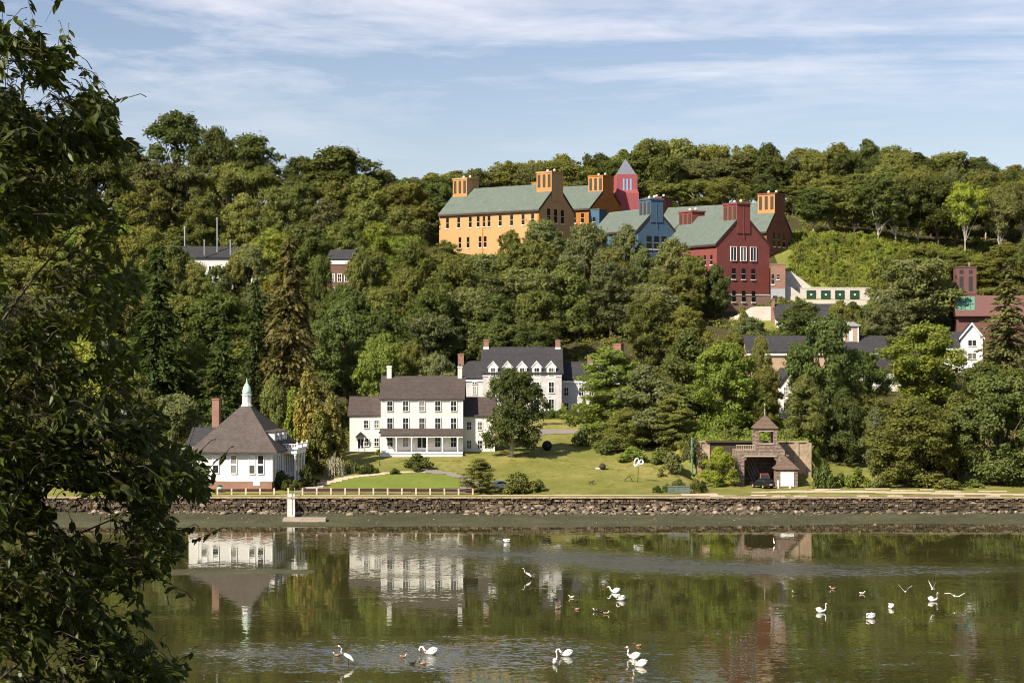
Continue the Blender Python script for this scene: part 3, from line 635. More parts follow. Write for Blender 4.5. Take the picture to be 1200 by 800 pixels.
MB().box(-3, .06, -.06, 14.86, -4, 2.5).build('brick_base', M['brick'], T)
MB().box(-3.1, .12, -.12, 14.92, 2.5, 2.72).build('string_course', M['trim'], T)
for y in (4.65, 7.4, 10.15):
    window(T, 0, y, 11.8, 1.5, 3.0, R(90), style='pair', bw=.14); slit(T, 0, y, 7.3, 1.05, 2.4, R(90)); slit(T, .10, y, 2.25, .95, 2.5, R(90))
for x in (-2, -4.5, -7, -9.5, -12): slit(T, x, 0, 10.4, .8, 2.2); slit(T, x, 0, 5.6, .8, 2.2)
T = hall('russet_hall', 'russet brown brick hall behind the maroon hall, with orange chimney towers', 898.5, 425, 43.4, 51.9, 6.9, 12.8, 35.8, -36, 'brown', [(.13, 61.2), (-31.4, 61.8)])
tag(T, group=GR)
for y in (3.7, 6.2, 8.7): slit(T, 0, y, 6.6, 1.1, 3.2, R(90)); slit(T, 0, y, 1.4, .9, 2.2, R(90))
T = thing('pink_tower', 'tall pink red tower with pointed grey spire and blue slots, between the halls', 'tower', (wx(733, 480), 480, 52), R(6))
MB().add([(-3.1,-3.1,-4),(3.1,-3.1,-4),(3.1,3.1,-4),(-3.1,3.1,-4),(-3.1,-3.1,13.2),(3.1,-3.1,13.2),(3.1,3.1,13.2),(-3.1,3.1,13.2),(-2.75,-2.75,14.2),(2.75,-2.75,14.2),(2.75,2.75,14.2),(-2.75,2.75,14.2),(-2.75,-2.75,18.2),(2.75,-2.75,18.2),(2.75,2.75,18.2),(-2.75,2.75,18.2)],
   [(a+i*4, a+(i+1)%4+0 if False else i*4+(a+1)%4, (i+1)*4+(a+1)%4, (i+1)*4+a) for i in range(3) for a in range(4)]+[(12,13,14,15)]).build('wall', M['pink'], T)
MB().add([(-2.45,-2.45,18.21),(2.45,-2.45,18.21),(2.45,2.45,18.21),(-2.45,2.45,18.21),(0,0,22.6)], [(0,1,4),(1,2,4),(2,3,4),(3,0,4),(3,2,1,0)]).build('spire', M['slate'], T)
for x in (-.95, 0, .95): slit(T, x, -2.75, 15.6, .34, 2.8, 0, 'skyblue'); MB().box(x-.22, x+.22, -2.83, -2.81, 14.2, 17.0).build('slot_frame', M['skyblue'], T)
# blue stair block on the terracotta hall
T = thing('blue_stair_block', 'small blue flat-topped stair block against the terracotta hall gable', 'building', (wx(690, 455), 455, 50), R(-30))
MB().box(0, 3.0, 0, 4, -3, 9.0).build('wall', M['blue'], T); MB().box(-.12, 3.12, -.12, 4.12, 9.0, 9.25).build('roof', M['grn'], T); slit(T, 1.5, 0, 6, .8, 2.4)
T = thing('brick_annex', 'low flat-roofed brick annex at the right foot of the maroon hall', 'building', (wx(903, 404), 404, 33.6), R(-8))
MB().box(0, 3.3, 0, 6, 4.0, 9.3).build('upper_wall', M['brick'], T); MB().box(.03, 3.27, .03, 5.97, -2, 4.0).build('lower_wall', M['metal'], T)
MB().box(-.1, 3.4, -.1, 6.1, 9.3, 9.6).build('roof', M['brick'], T); slit(T, 1.7, 0, 6.6, .6, 1.0); slit(T, .5, 0, 6.1, .6, 2.2)
MB().box(.5, 1.5, -.06, .02, 0, 2.4).build('door', M['roofgrey'], T)

# ------------------------------------------------------------------ concrete walls beside them
T = thing('stair_wall', 'pale concrete stair flank stepping down right of the brick annex', 'wall', (wx(917, 405), 405, 33.0))
MB().prism([(0, -2), (8.4, -2), (8.4, 3.9), (5.2, 6.6), (2.4, 8.6), (0, 8.9)], 'y', 3, 3.5).build('back_flank', M['concrete'], T)
MB().prism([(.3, -2), (5.8, -2), (4.4, 3.2), (.3, 6.2)], 'y', 0, .4).build('front_flank', M['concrete'], T)
st = MB()
for i in range(10): st.box(.4+i*.4, .8+i*.4, .41, 2.9, -1, 6.2-i*.5)
st.build('steps', M['concrete'], T)
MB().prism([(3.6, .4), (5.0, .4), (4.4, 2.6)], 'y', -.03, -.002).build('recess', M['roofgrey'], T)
T = thing('service_wall', 'long pale concrete wall with four square dark green doors below the meadow', 'wall', (wx(935, 407.5), 407.5, 33.6))
MB().box(0, 19.5, 0, .6, -3, 4.2).box(-.1, 19.6, -.1, .7, 4.2, 4.4).build('wall', M['concrete'], T)
MB().box(-2.5, 19.8, -1.6, -1.2, -3, 1.5).build('parapet', M['concrete'], T)
for px in (951, 968, 984.5, 1002):
    x = wx(px, 407)-wx(935, 407.5)
    d = MB().box(x-1.05, x+1.05, -.12, -.003, 1.75, 3.7).build('door', M['darkgreen'], T)
    MB().box(x-.95, x+.95, -.17, -.122, 1.85, 2.0).box(x-.95, x+.95, -.17, -.122, 3.45, 3.6).box(x-.95, x-.82, -.17, -.122, 2.0, 3.45).box(x+.82, x+.95, -.17, -.122, 2.0, 3.45).build('door_frame', M['green'] if False else M['darkgreen'], d)
    MB().box(x-.2, x+.2, -.2, -.125, 2.55, 2.9).build('plate', M['trim'], d)
T = thing('terrace_wall', 'low curved white concrete terrace wall in front of the maroon hall', 'wall', (wx(880, 391), 391, 30.6))
pts = [(-4.4, 1.8, .2), (-3.0, .9, .8), (-1.5, .3, 1.6), (.2, 0, 2.6), (2.0, 0, 2.75), (4.4, 0, 2.75)]
cw = MB()
for (a, b, c), (d_, e_, f_) in zip(pts, pts[1:]): cw.add([(a,b,-2),(d_,e_,-2),(d_,e_+.4,-2),(a,b+.4,-2),(a,b,c),(d_,e_,f_),(d_,e_+.4,f_),(a,b+.4,c)], [(0,1,5,4),(4,5,6,7),(2,3,7,6)]+([(3,0,4,7)] if a < -4 else [])+([(1,2,6,5)] if d_ > 4 else []))
cw.build('wall', M['concrete'], T); MB().box(4.4, 5.1, -.1, .6, -2, 3.3).build('pier', M['brick'], T)

# ------------------------------------------------------------------ houses among the trees, right
T = thing('long_tan_house', 'long low tan brick house with charcoal roof and a square tan roof cupola', 'house', (wx(958, 352), 352, 18.6))
gable(T, -13.7, 13.7, 0, 9, -3, 5.1, 8.0, M['tan'], M['roofgrey'], .4)
MB().box(-13.8, 13.8, -.44, -.402, 4.4, 4.75).build('fascia', M['trim'], T)
c = MB().box(5.6, 8.6, 2.6, 5.4, 6.2, 10.1).build('roof_cupola', M['tan'], T)
MB().box(5.3, 8.9, 2.3, 5.7, 10.1, 10.45).prism([(5.5, 10.45), (8.7, 10.45), (7.6, 10.95), (6.6, 10.95)], 'y', 2.6, 5.4).build('cupola_roof', M['metal'], c)
MB().box(6.7, 7.5, 2.53, 2.597, 7.2, 9.3).box(5.56, 5.8, 2.54, 2.597, 7, 10.09).box(8.4, 8.64, 2.54, 2.597, 7, 10.09).build('shutter', M['trim'], c)
MB().box(-13.9, -13.3, -.25, -.003, -2, 5.0).box(-9.6, -9.2, -.2, -.003, -2, 4.3).build('downpipe', M['tan'], T)
for x in (-1, 2.5, 6, 9.5, 12): window(T, x, 0, 2.2, 1.0, 1.4)
dh = MB().lathe([(.02,0),(.3,.06),(.5,.2),(.55,.3)], 14); dish = dh.build('satellite_dish', M['whitegloss'], T, True, (-10.8, -.5, 3.0)); dish.rotation_euler = (R(70), 0, 0)
MB().box(-10.85, -10.75, -.4, 0, 2.75, 2.85).build('dish_arm', M['metal'], T)
T = thing('upper_cottage', 'small house with dark roof and brick end chimney below the concrete walls', 'house', (wx(946, 386), 386, 28.0))
gable(T, -6.6, 6.6, 0, 7, -3, 2.6, 5.6, M['white'], M['roofgrey'], .3); chimney(T, -7.2, -6.65, 2.6, 3.6, -2, 7.0, 'brick')
for x in (-4.5, -1.5, 1.5, 4.5): window(T, x, 0, 1.2, .9, 1.2)
T = thing('white_gable_house', 'narrow white house with steep gable glimpsed behind the tall dark maple', 'house', (wx(926, 322), 322, 12.4), R(4))
gable(T, -1.9, 1.9, 0, 8, -3, 5.6, 8.2, M['white'], M['roofgrey'], .3, ax='y'); 
for z in (1.6, 4.4): window(T, -.8, 0, z, .7, 1.3); window(T, .8, 0, z, .7, 1.3)
T = thing('mauve_tower_house', 'mauve building with a square louvred tower and green skylight panels behind the spruce', 'building', (wx(1135, 374), 374, 25.0), R(-8))
MB().box(-2.15, 2.15, 4.7, 9.3, 4, 16.3).box(-2.25, 2.25, 4.6, 9.4, 16.3, 16.55).build('tower', M['mauve'], T)
for x in (-.95, .95): MB().box(x-.4, x+.4, 4.65, 4.697, 11.4, 14.4).box(x-.4, x+.4, 4.65, 4.697, 15.0, 15.8).build('louvre', M['roofgrey'], T)
MB().box(-2.2, 2.2, 4.55, 4.6, 10.7, 10.9).build('ledge', M['mauve'], T)
MB().prism([(-1.2, 5.9), (-1.2, 6.2), (4.5, 10.4), (9, 10.4), (12, 6.2), (12, 5.9)], 'x', -2.7, 17).build('roof', M['mauve'], T)
MB().box(-2.3, 16.6, 0, 11, -4, 6.2).build('wall', M['mauve'], T)
g_ = MB()
for i in range(4): g_.add([(-2.4+i*.95,.2,7.36),(-1.55+i*.95,.2,7.36),(-1.15+i*.95,3.9,10.1),(-2.0+i*.95,3.9,10.1),(-2.4+i*.95,.2,7.0),(-1.55+i*.95,.2,7.0),(-1.15+i*.95,3.9,9.7),(-2.0+i*.95,3.9,9.7)], [(0,1,2,3),(0,4,5,1),(1,5,6,2),(2,6,7,3),(3,7,4,0)])
g_.build('skylight', M['postgreen'], T)
MB().lathe([(.12,0),(.12,1.0)], 8, (.9, 7, 16.55)).build('vent_pipe', M['metal'], T)
T = thing('white_tall_house', 'tall white house with steep front gable below the mauve tower, left of the spruce', 'house', (wx(1138, 352), 352, 17.8), R(-10))
gable(T, -1.9, 2.2, 0, 9, -3, 8.6, 11.2, M['white'], M['roofgrey'], .35, ax='y', th=.3)
MB().prism([(-2.3,8.2),(.15,11.2),(2.6,8.2),(2.6,8.6),(.15,11.65),(-2.3,8.6)], 'y', -.42, -.36).build('bargeboard', M['trim'], T)
gable(T, -5.6, -1.8, 2, 8, -3, 7.0, 9.6, M['white'], M['roofgrey'], .3, wname='wing_wall', rname='wing_roof')
for z in (2.2, 5.0, 7.6): window(T, .2, 0, z, 1.5, 1.1, style='pair')
T = thing('white_lane_house', 'white house with blue grey roof glimpsed through the yellow green tree', 'house', (wx(1050, 345), 345, 15.6), R(10))
gable(T, -5, 5, 0, 7, -3, 4.6, 7.4, M['white'], M['roofgrey'], .3)
for x in (-3, 0, 3): window(T, x, 0, 2.8, .9, 1.3)
T = thing('red_cabin', 'small red painted cabin hidden low between the right-hand shore trees', 'shed', (wx(1093, 287), 287, 3.0))
gable(T, -1.8, 1.8, 0, 3, -.5, 2.2, 3.3, M['pink'], M['roofgrey'], .2); door(T, 0, 0, 0, .8, 1.8)
# ------------------------------------------------------------------ houses on the left hillside
T = thing('hillside_house', 'long pale house with grey roof glimpsed through trees on the left hillside', 'house', (wx(248, 402), 402, 38.6), R(8))
gable(T, -10.5, 10.5, 0, 9, -6, 6.0, 8.4, M['white'], M['roofgrey'], .4)
for i in range(7): window(T, -9+i*3, 0, 3.2, 1.2, 1.5, style='pair')
MB().box(-5.5, 0, -3.2, -.01, -6, -1.4).build('brick_porch', M['tan'], T); MB().box(-5.7, .2, -3.4, -.01, -1.4, -1.1).build('porch_roof', M['roofgrey'], T); MB().box(-4.5, -1.0, -3.26, -3.203, -4.6, -2.4).build('porch_opening', M['black'], T)
T = thing('brick_block', 'red brown brick building with grey roof and white cornice among the trees', 'building', (wx(397, 388), 388, 35.5), R(-10))
gable(T, -2.6, 2.6, 0, 8, -4, 8.0, 10.0, M['brickd'], M['roofgrey'], .3); MB().box(-2.7, 2.7, -.15, -.003, 6.9, 7.7).build('cornice', M['trim'], T)
for x in (-1.4, .2, 1.8): window(T, x, 0, 4.0, .8, 1.6); window(T, x, 0, 1.0, .8, 1.6)
T = thing('brick_stack', 'brick chimney stack with a white cap rising from trees at far left', 'chimney', (wx(123, 402), 402, 36))
MB().box(-1.05, 1.05, 0, 2, -2, 19.3).build('shaft', M['brickd'], T); MB().box(-1.2, 1.2, -.15, 2.15, 19.3, 19.8).build('cap', M['trim'], T)
for px, t, b, Y, lab in ((216.5, 265, 281, 409, 'grey metal flue pipe above the pale hillside house, taller left one'), (254.5, 255, 291, 404, 'thin tall grey mast standing on the roof of the pale hillside house'), (239.5, 281, 291, 401, 'short grey vent pipe at the left of the hillside house roof'), (270, 281, 291, 401, 'short grey vent pipe at the right of the hillside house roof')):
    T = thing('vent_mast', lab, 'pipe', (wx(px, Y), Y, wz(b, Y)-1.5), group='metal pipes on the hillside house')
    h = (b-t)*Y/F+1.5; MB().lathe([(.14,0),(.14,h-.3),(.2,h-.28),(.2,h)], 8).build('pipe', M['metal'], T)
# ------------------------------------------------------------------ shingled gatehouse with bell tower, wall behind, kiosk
T = thing('shingled_gatehouse', 'weathered brown shingled gatehouse with an open bell tower and a deep dark carriage opening', 'gatehouse', (39.5, 285, 2.6))
g_ = MB().box(-3.8, -2.55, 0, 6, -.6, 4.85).box(2.6, 3.9, 0, 6, -.6, 4.85).box(-3.8, 3.9, 0, 5.6, 4.85, 5.75).box(-2.55, 2.6, 5.6, 5.95, -.6, 4.85)
g_.prism([(-2.55, 4.1), (-2.15, 4.45), (-2.15, 4.85), (-2.55, 4.85)], 'y', .02, .5).prism([(2.6, 4.1), (2.6, 4.85), (2.2, 4.85), (2.2, 4.45)], 'y', .02, .5)
g_.build('wall', M['stone'], T)
MB().box(-2.6, 2.65, -.14, -.003, 4.78, 5.02).build('lintel', M['wood'], T)
bt = MB().box(-.75, 2.75, .3, 3.8, 5.76, 6.9)
for x in (-.75, 2.15):
    for y in (.3, 3.2): bt.box(x, x+.6, y, y+.6, 6.9, 8.85)
bt.box(-.75, 2.75, .3, 3.8, 8.85, 9.25); b_ = bt.build('bell_tower', M['stone'], T)
MB().box(-.2, 2.2, .22, .297, 6.72, 6.92).box(-.2, 2.2, .22, .297, 8.78, 8.95).build('opening_trim', M['wood'], b_)
MB().add([(-1.0,.05,9.26),(3.0,.05,9.26),(3.0,4.05,9.26),(-1.0,4.05,9.26),(1,2.05,11.4)], [(0,1,4),(1,2,4),(2,3,4),(3,0,4),(3,2,1,0)]).build('roof', M['shedroof'], b_)
MB().lathe([(.09,11.2),(.07,12.0),(.16,12.05),(.16,12.15),(.04,12.2),(.03,12.8),(.13,12.9),(.1,13.1),(.01,13.2)], 8, (1, 2.05, 0)).build('finial', M['wood'], b_)
MB().prism([(2.76, 5.76), (4.6, 5.0), (4.6, 4.86), (3.9, 4.86), (3.9, 5.755), (2.76, 5.755)], 'y', .2, 4).prism([(2.76, 5.76), (3.9, 5.76), (2.76, 7.1)], 'y', .25, 3.9).build('buttress', M['stone'], T)
bl = MB()
for i in range(9): bl.box(-3.75+i*.36, -3.66+i*.36, .3, .4, 5.75, 6.55)
bl.box(-3.8, -.76, .28, .42, 6.55, 6.66).build('railing', M['wood'], T)
bm_ = MB()
for i in range(4): bm_.add([(-2.4+i*.5, 5.3, 4.6),(-2.2+i*.5,5.3,4.6),(-.4+i*.5,4.6,.3),(-.6+i*.5,4.6,.3),(-2.4+i*.5,5.45,4.6),(-2.2+i*.5,5.45,4.6),(-.4+i*.5,4.75,.3),(-.6+i*.5,4.75,.3)], [(0,1,2,3),(4,7,6,5),(0,4,5,1),(1,5,6,2),(2,6,7,3),(3,7,4,0)])
bm_.build('brace_timbers', M['wood'], T)
T = thing('ticket_kiosk', 'small square kiosk with brown pyramid roof and white double doors beside the gatehouse', 'kiosk', (wx(922.5, 282.8), 282.8, 2.75))
MB().box(-1.65, 1.65, 0, 3.2, -.5, 2.75).build('wall', M['stone'], T)
MB().add([(-1.95,-.3,2.76),(1.95,-.3,2.76),(1.95,3.5,2.76),(-1.95,3.5,2.76),(0,1.6,4.75)], [(0,1,4),(1,2,4),(2,3,4),(3,0,4),(3,2,1,0)]).build('roof', M['shedroof'], T)
d = MB().box(-.95, -.02, -.08, -.003, .15, 2.25).box(.02, .95, -.08, -.003, .15, 2.25).build('door', M['whitegloss'], T)
MB().box(-1.05, -.95, -.1, -.003, .1, 2.35).box(.95, 1.05, -.1, -.003, .1, 2.35).box(-.95, .95, -.1, -.003, 2.25, 2.35).build('door_frame', M['trim'], T)
for px, t, lab in ((911.8, 562, 'white marker post left of the kiosk doors by the gatehouse opening'), (925.5, 564, 'slim white post standing in front of the kiosk doors')):
    Y = 280.5; x = wx(px, Y); z = terr(x, Y)
    T = thing('marker_post', lab, 'post', (x, Y, z), group='white posts by the kiosk')
    MB().box(-.11, .11, -.11, .11, -.2, 1.15).build('post', M['whitegloss'], T); MB().prism([(-.16, 1.15), (.16, 1.15), (0, 1.35)], 'y', -.16, .16).build('cap', M['whitegloss'], T)
T = thing('retaining_wall', 'high tan retaining wall behind the gatehouse, patched, its middle stretch painted dark as shade', 'wall', (0, 291.4, 2.7))
a, b = wx(816, 291.4), wx(947, 291.4)
rw = MB().box(a, b, 0, .7, -1, 6.55)
for px in (816, 826, 899, 930, 945): x = wx(px, 291.4); rw.box(x, x+.8, -.16, -.001, -1, 6.6)
rw.box(a, a+.7, .7, 9, -1, 6.5).box(b-.7, b, .7, 12, -1, 6.5)
rw.build('wall', M['tanwall'], T); MB().box(a-.05, wx(827, 291.4), -.22, .8, 6.61, 6.8).box(wx(900, 291.4), b+.05, -.22, .8, 6.61, 6.8).build('coping', M['tanwall'], T); MB().box(wx(827.2, 291.4), wx(899.8, 291.4), -.5, .8, 6.61, 6.86).build('painted_shade_coping', M['louver_and_shade'], T)  # middle coping coloured dark to continue the painted shade below it
MB().box(wx(829.5, 291.4), wx(898.5, 291.4), -.06, -.004, -1, 6.6).build('painted_shade_panel', M['louver_and_shade'], T)  # flat dark sheet standing in for shade on this stretch of wall
MB().box(wx(937, 291)-1.1, wx(937, 291)+1.1, -.05, -.003, .6, 4.2).build('blocked_opening', M['tan'], T)

# ------------------------------------------------------------------ vehicles
def car(name, label, loc, yaw, paint, style='saloon', L_=4.4):
    T = thing(name, label, 'car', loc, yaw); a = L_/2; w = .86
    rf = 1.45 if style == 'saloon' else (1.5 if style == 'estate' else 1.9)
    low = [(-a,.35),(a,.35),(a+.02,.62),(a-.08,.82),(a*.42,.93),(-a*.72 if style == 'saloon' else -a*.97,.98),(-a,.85)]
    cab = [(a*.42,.92),(a*.08,rf-.05),(-a*.05,rf),(-a*.42,rf-.01),(-a*.76,.98)] if style == 'saloon' else [(a*.42 if style == 'estate' else a*.62,.92),(a*.1 if style == 'estate' else a*.45,rf),(-a*.85,rf-.03),(-a*.98,.97)]
    b = MB().prism(low, 'y', -w, w)
    n = len(cab); vs = [(x, -w*.98 if z < 1.1 else -w*.76, z) for x, z in cab]+[(x, w*.98 if z < 1.1 else w*.76, z) for x, z in cab]
    b.add(vs, [tuple(range(n))[::-1], tuple(range(n, 2*n))]+[(i, i+1, n+i+1, n+i) for i in range(n-1)])
    bo = b.build('body', paint, T); md = bo.modifiers.new('bevel', 'BEVEL'); md.width = .05; md.segments = 2; md.limit_method = 'ANGLE'
    g = MB(); zt = rf-.12
    for s in (-1, 1):
        xs_ = [x for x, z in cab]; f0, f1 = max(xs_)-.22, min(xs_)+.18; t0 = cab[1][0]-.06; t1 = (cab[-2][0])+.06
        q = lambda x, z: (x, s*(w*.985-(z-.98)/(rf-.98)*w*.21+.012), z)
        for u0, u1 in ((0, .48), (.52, 1)):
            A = f0+(f1-f0)*u0; B = f0+(f1-f0)*u1; A2 = t0+(t1-t0)*u0; B2 = t0+(t1-t0)*u1
            g.add([q(A, 1.02), q(B, 1.02), q(B2, zt), q(A2, zt)], [(0,1,2,3)])
    (x0, z0), (x1, z1) = cab[0], cab[1]; g.add([(x0-.05+.03, -w*.8, z0+.08), (x0-.02, w*.8, z0+.08), (x1+.08, w*.66, z1-.08), (x1+.08, -w*.66, z1-.08)], [(0,1,2,3)])
    (x0, z0), (x1, z1) = cab[-1], cab[-2]; g.add([(x0-.0, -w*.8, z0+.1), (x0-.0, w*.8, z0+.1), (x1-.05, w*.64, z1-.1), (x1-.05, -w*.64, z1-.1)], [(0,1,2,3)])
    g.build('glazing', M['glass'], T)
    for x in (a*.62, -a*.60):
        for s in (-1, 1):
            wh = MB().tube([(0, -.1, 0), (0, .1, 0)], .33, 18).build('wheel', M['black'], T, loc=(x, s*(w-.06), .33))
            MB().tube([(0, s*.101, 0), (0, s*.115, 0)], .2, 14).build('rim', M['metal'], wh)
    for s in (-1, 1):
        MB().box(-a-.03, -a+.05, s*.62-.17, s*.62+.17, .68, .86).build('tail_light', M['taillight'], T)
        MB().box(a-.06, a+.04, s*.6-.18, s*.6+.18, .6, .75).build('headlight', M['whitegloss'], T)
    MB().box(-a-.06, -a+.02, -.82, .82, .38, .56).build('bumper', paint, T); MB().box(-a-.05, -a-.03, -.26, .26, .6, .75).build('number_plate', M['trim'], T)
    return T
M['taillight'] = mat('red_lamp_glass', (.35,.02,.015), .2, .05)
M['carblack'] = mat('black_paint', (.012,.013,.016), .18, .05, 1, .6); M['carwhite'] = mat('white_paint', (.78,.78,.78), .25, .04); M['carred'] = mat('dull_red_paint', (.17,.04,.025), .4, .1); M['cardark'] = mat('dark_grey_paint', (.03,.035,.04), .2, .05, 1, .6)
h = Vector((wx(893.5, 281.5), 281.5, 0)); h.z = terr(h.x, h.y); car('parked_estate_car', 'black estate car parked with its red tail lights showing at the gatehouse opening', h, R(118), M['carblack'], 'estate')
car('parked_van', 'dull red van parked inside the gatehouse, its back above the black car', (wx(894.5, 287.8), 287.8, 2.75), R(90), M['carred'], 'van', 4.0)
h = hit(583, 574.5); car('white_saloon', 'white car parked between the two bushes at the edge of the drive', (h.x, h.y, h.z+.04), R(205), M['carwhite'])
h = Vector((wx(1082, 281), 281, 0)); h.z = terr(h.x, h.y); car('dark_saloon', 'dark grey car in the shade under the round shore tree on the right', h, R(178), M['carblack'])

# ------------------------------------------------------------------ lawn pieces
def sphere(name, label, px, py, r, m, cat):
    h = hit(px, py); T = thing(name, label, cat, h, 0); mb = MB()
    mb.lathe([(max(.01, r*math.sin(math.pi*i/16)*(1+.02*math.sin(i*3))), r-r*math.cos(math.pi*i/16)) for i in range(17)], 26)
    mb.build('ball', m, T, True)
    rb = MB()
    for k in range(6):
        A = math.pi*k/6; rb.tube([(r*1.01*math.sin(t)*math.cos(A), r*1.01*math.sin(t)*math.sin(A), r-r*1.01*math.cos(t)) for t in [2*math.pi*j/28 for j in range(29)]], .03, 4)
    rb.build('seam', m, T); MB().lathe([(r*.45, -.2), (r*.45, .1), (r*.3, .14)], 16).build('plinth', m, T)
sphere('iron_ball', 'big black iron ball sculpture on the upper lawn right of the round tree', 641, 527.5, .80, M['black'], 'sculpture')
sphere('small_iron_ball', 'smaller brown iron ball sculpture in the middle of the lawn', 706, 550, .5, M['rust'], 'sculpture')
h = hit(701, 549); T = thing('stone_plaque', 'pale flat plaque in the grass beside the smaller iron ball', 'plaque', h); MB().box(-.45, .35, -.3, .3, -.1, .12).build('slab', M['concrete'], T); MB().box(-.38, .28, -.25, .25, .12, .135).build('face', M['trim'], T)
h = hit(747, 564.5)
T = thing('knot_sculpture', 'white looped metal sculpture on a thin wavy black rod on the lawn', 'sculpture', h)
k = F/h.y; q = lambda px, py: ((px-747)/k, 0, (564.5-py)/k+.05)
MB().tube([q(*p) for p in ((724,568.6),(729,568.4),(731,566),(733,561.5),(736,559),(739,559.5),(740.5,563),(742,566.5),(744,567.5),(746.5,565.5),(747.6,561),(747.8,554),(747.8,547))], .055, 7).build('rod', M['black'], T, True)
def ring(cx, cy, rx_, rz_, a, m, t):
    c = q(cx, cy); return MB().tube([(c[0]+rx_*math.cos(s)*math.cos(a)-rz_*math.sin(s)*math.sin(a), .12*math.sin(s*2), c[2]+rx_*math.cos(s)*math.sin(a)+rz_*math.sin(s)*math.cos(a)) for s in [2*math.pi*j/24 for j in range(25)]], t, 8).build('loop', m, T, True)
ring(745.8, 541.5, .30, .62, -.25, M['whitegloss'], .12); ring(751.6, 541.5, .28, .32, .2, M['whitegloss'], .11)
MB().tube([q(746, 544), q(748.5, 545), q(750, 543.6)], .11, 8).build('link', M['whitegloss'], T, True)
h = hit(693, 567.5)
T = tag(MB().tube([(-.55,0,.62),(-.5,0,.6),(-.2,0,.56),(.15,0,.58),(.38,0,.66),(.5,0,.86),(.6,0,.95),(.74,0,.9),(.82,0,.86)], [.05,.13,.15,.18,.17,.11,.12,.07,.04], 8).tube([(-.5,0,.66),(-.72,0,.74),(-.85,0,.9)], [.04,.03,.015], 5)
   .tube([(-.42,.08,.55),(-.5,.09,.32),(-.44,.09,0)], [.08,.045,.03], 5).tube([(-.42,-.08,.55),(-.34,-.09,.3),(-.4,-.09,0)], [.08,.045,.03], 5).tube([(.33,.08,.55),(.36,.09,.28),(.34,.09,0)], [.07,.04,.03], 5).tube([(.33,-.08,.55),(.46,-.09,.3),(.44,-.09,.02)], [.07,.04,.03], 5)
   .tube([(.56,.06,1.0),(.53,.08,1.12)], [.04,.01], 4).tube([(.56,-.06,1.0),(.53,-.08,1.12)], [.04,.01], 4).build('dog', M['rust'], None, True, h, R(10)), 'small dark dog standing on the lawn near the smaller iron ball', 'dog'); T.scale = (.62, .62, .62)
h = hit(796, 577.5); T = thing('utility_box', 'grey green metal utility cabinet low on the lawn between clipped shrubs', 'cabinet', h, R(-4)); u = MB().box(-1.75, 1.6, -.5, .5, -.1, 1.0).box(-1.8, 1.65, -.55, .55, 1.0, 1.08).build('cabinet', M['grn'], T)
for i in range(4): MB().box(-1.6+i*.8, -.9+i*.8, -.54, -.503, .08, .92).build('door', M['grn'], T)
h = hit(445, 545); T = thing('lamp_post', 'slim green lamp post beside the path before the porch house', 'lamp post', h); MB().lathe([(.1,-.2),(.1,.3),(.05,.35),(.045,4.6)], 8).build('post', M['darkgreen'], T); MB().lathe([(.06,4.6),(.2,4.75),(.24,5.1),(.1,5.25)], 8).build('lantern', M['trim'], T); MB().lathe([(.3,5.25),(.05,5.5)], 8).build('lamp_cap', M['darkgreen'], T)
Y = 290.5; x = wx(811, Y); T = thing('green_post', 'green painted post left of the tan retaining wall', 'post', (x, Y, terr(x, Y))); MB().lathe([(.14,-.3),(.14,5.4)], 8).build('post', M['postgreen'], T); MB().lathe([(.2,5.4),(.2,5.55),(.05,5.7)], 8).build('cap', M['postgreen'], T)
h = hit(739, 572); 
# bench & steps near the pavilion
h = hit(376, 569); T = thing('garden_bench', 'dark garden bench at the bend of the path beside the pavilion', 'bench', h, R(-20)); MB().box(-.9,.9,-.25,.2,.4,.46).build('seat', M['black'], T); MB().box(-.9,.9,.2,.26,.5,.95).build('backrest', M['black'], T)
for x in (-.8, .8):
    for y in (-.2, .18): MB().box(x-.04, x+.04, y-.04, y+.04, -.1, .4).build('leg', M['black'], T)
h = hit(368, 574); T = thing('stone_steps', 'pale stone steps on the path right of the pavilion', 'steps', (h.x, h.y, h.z), R(30))
for i in range(3): MB().box(-.9, .9, i*.45, .5+i*.45, -.2, .1+i*.14).build('step', M['concrete'], T)
T = thing('porch_bench', 'small white garden chair on the left end of the long porch', 'chair', (-15.07-5.6, 298.6, 7.35), R(15)); MB().box(-.5,.5,-.25,.25,.38,.44).build('seat', M['trim'], T); MB().box(-.5,.5,.25,.31,.44,.95).build('backrest', M['trim'], T)
for x in (-.45, .45):
    for y in (-.2, .2): MB().box(x-.03, x+.03, y-.03, y+.03, 0, .38).build('leg', M['trim'], T)

# ------------------------------------------------------------------ rail fence on the wall, timber edging, dock
T = thing('rail_fence', 'low fence of maroon boards on pale posts along the sea wall before the drive', 'fence', (0, 268.2, 0))
pxs = [205+i*16.62 for i in range(22)]
for a, b in zip(pxs, pxs[1:]):
    x0, x1 = wx(a, 268.2), wx(b, 268.2); z0, z1 = terr(x0, 268.2), terr(x1, 268.2)
    if 320 < a < 340: continue
    f = MB(); f.add([(x0+.12,-.04,z0+.44),(x1-.12,-.04,z1+.44),(x1-.12,.04,z1+.44),(x0+.12,.04,z0+.44),(x0+.12,-.04,z0+.86),(x1-.12,-.04,z1+.86),(x1-.12,.04,z1+.86),(x0+.12,.04,z0+.86)], [(0,3,2,1),(4,5,6,7),(0,1,5,4),(1,2,6,5),(2,3,7,6),(3,0,4,7)])
    f.build('rail', M['railwood'], T)
for a in pxs:
    x = wx(a, 268.2); MB().box(x-.12, x+.12, -.1, .1, terr(x, 268.2)-.3, terr(x, 268.2)+.95).build('post', M['postwood'], T)
T = thing('floating_dock', 'grey timber floating dock resting on the mud at the foot of the sea wall', 'dock', (wx(357, 255), 255, .25))
dk = MB()
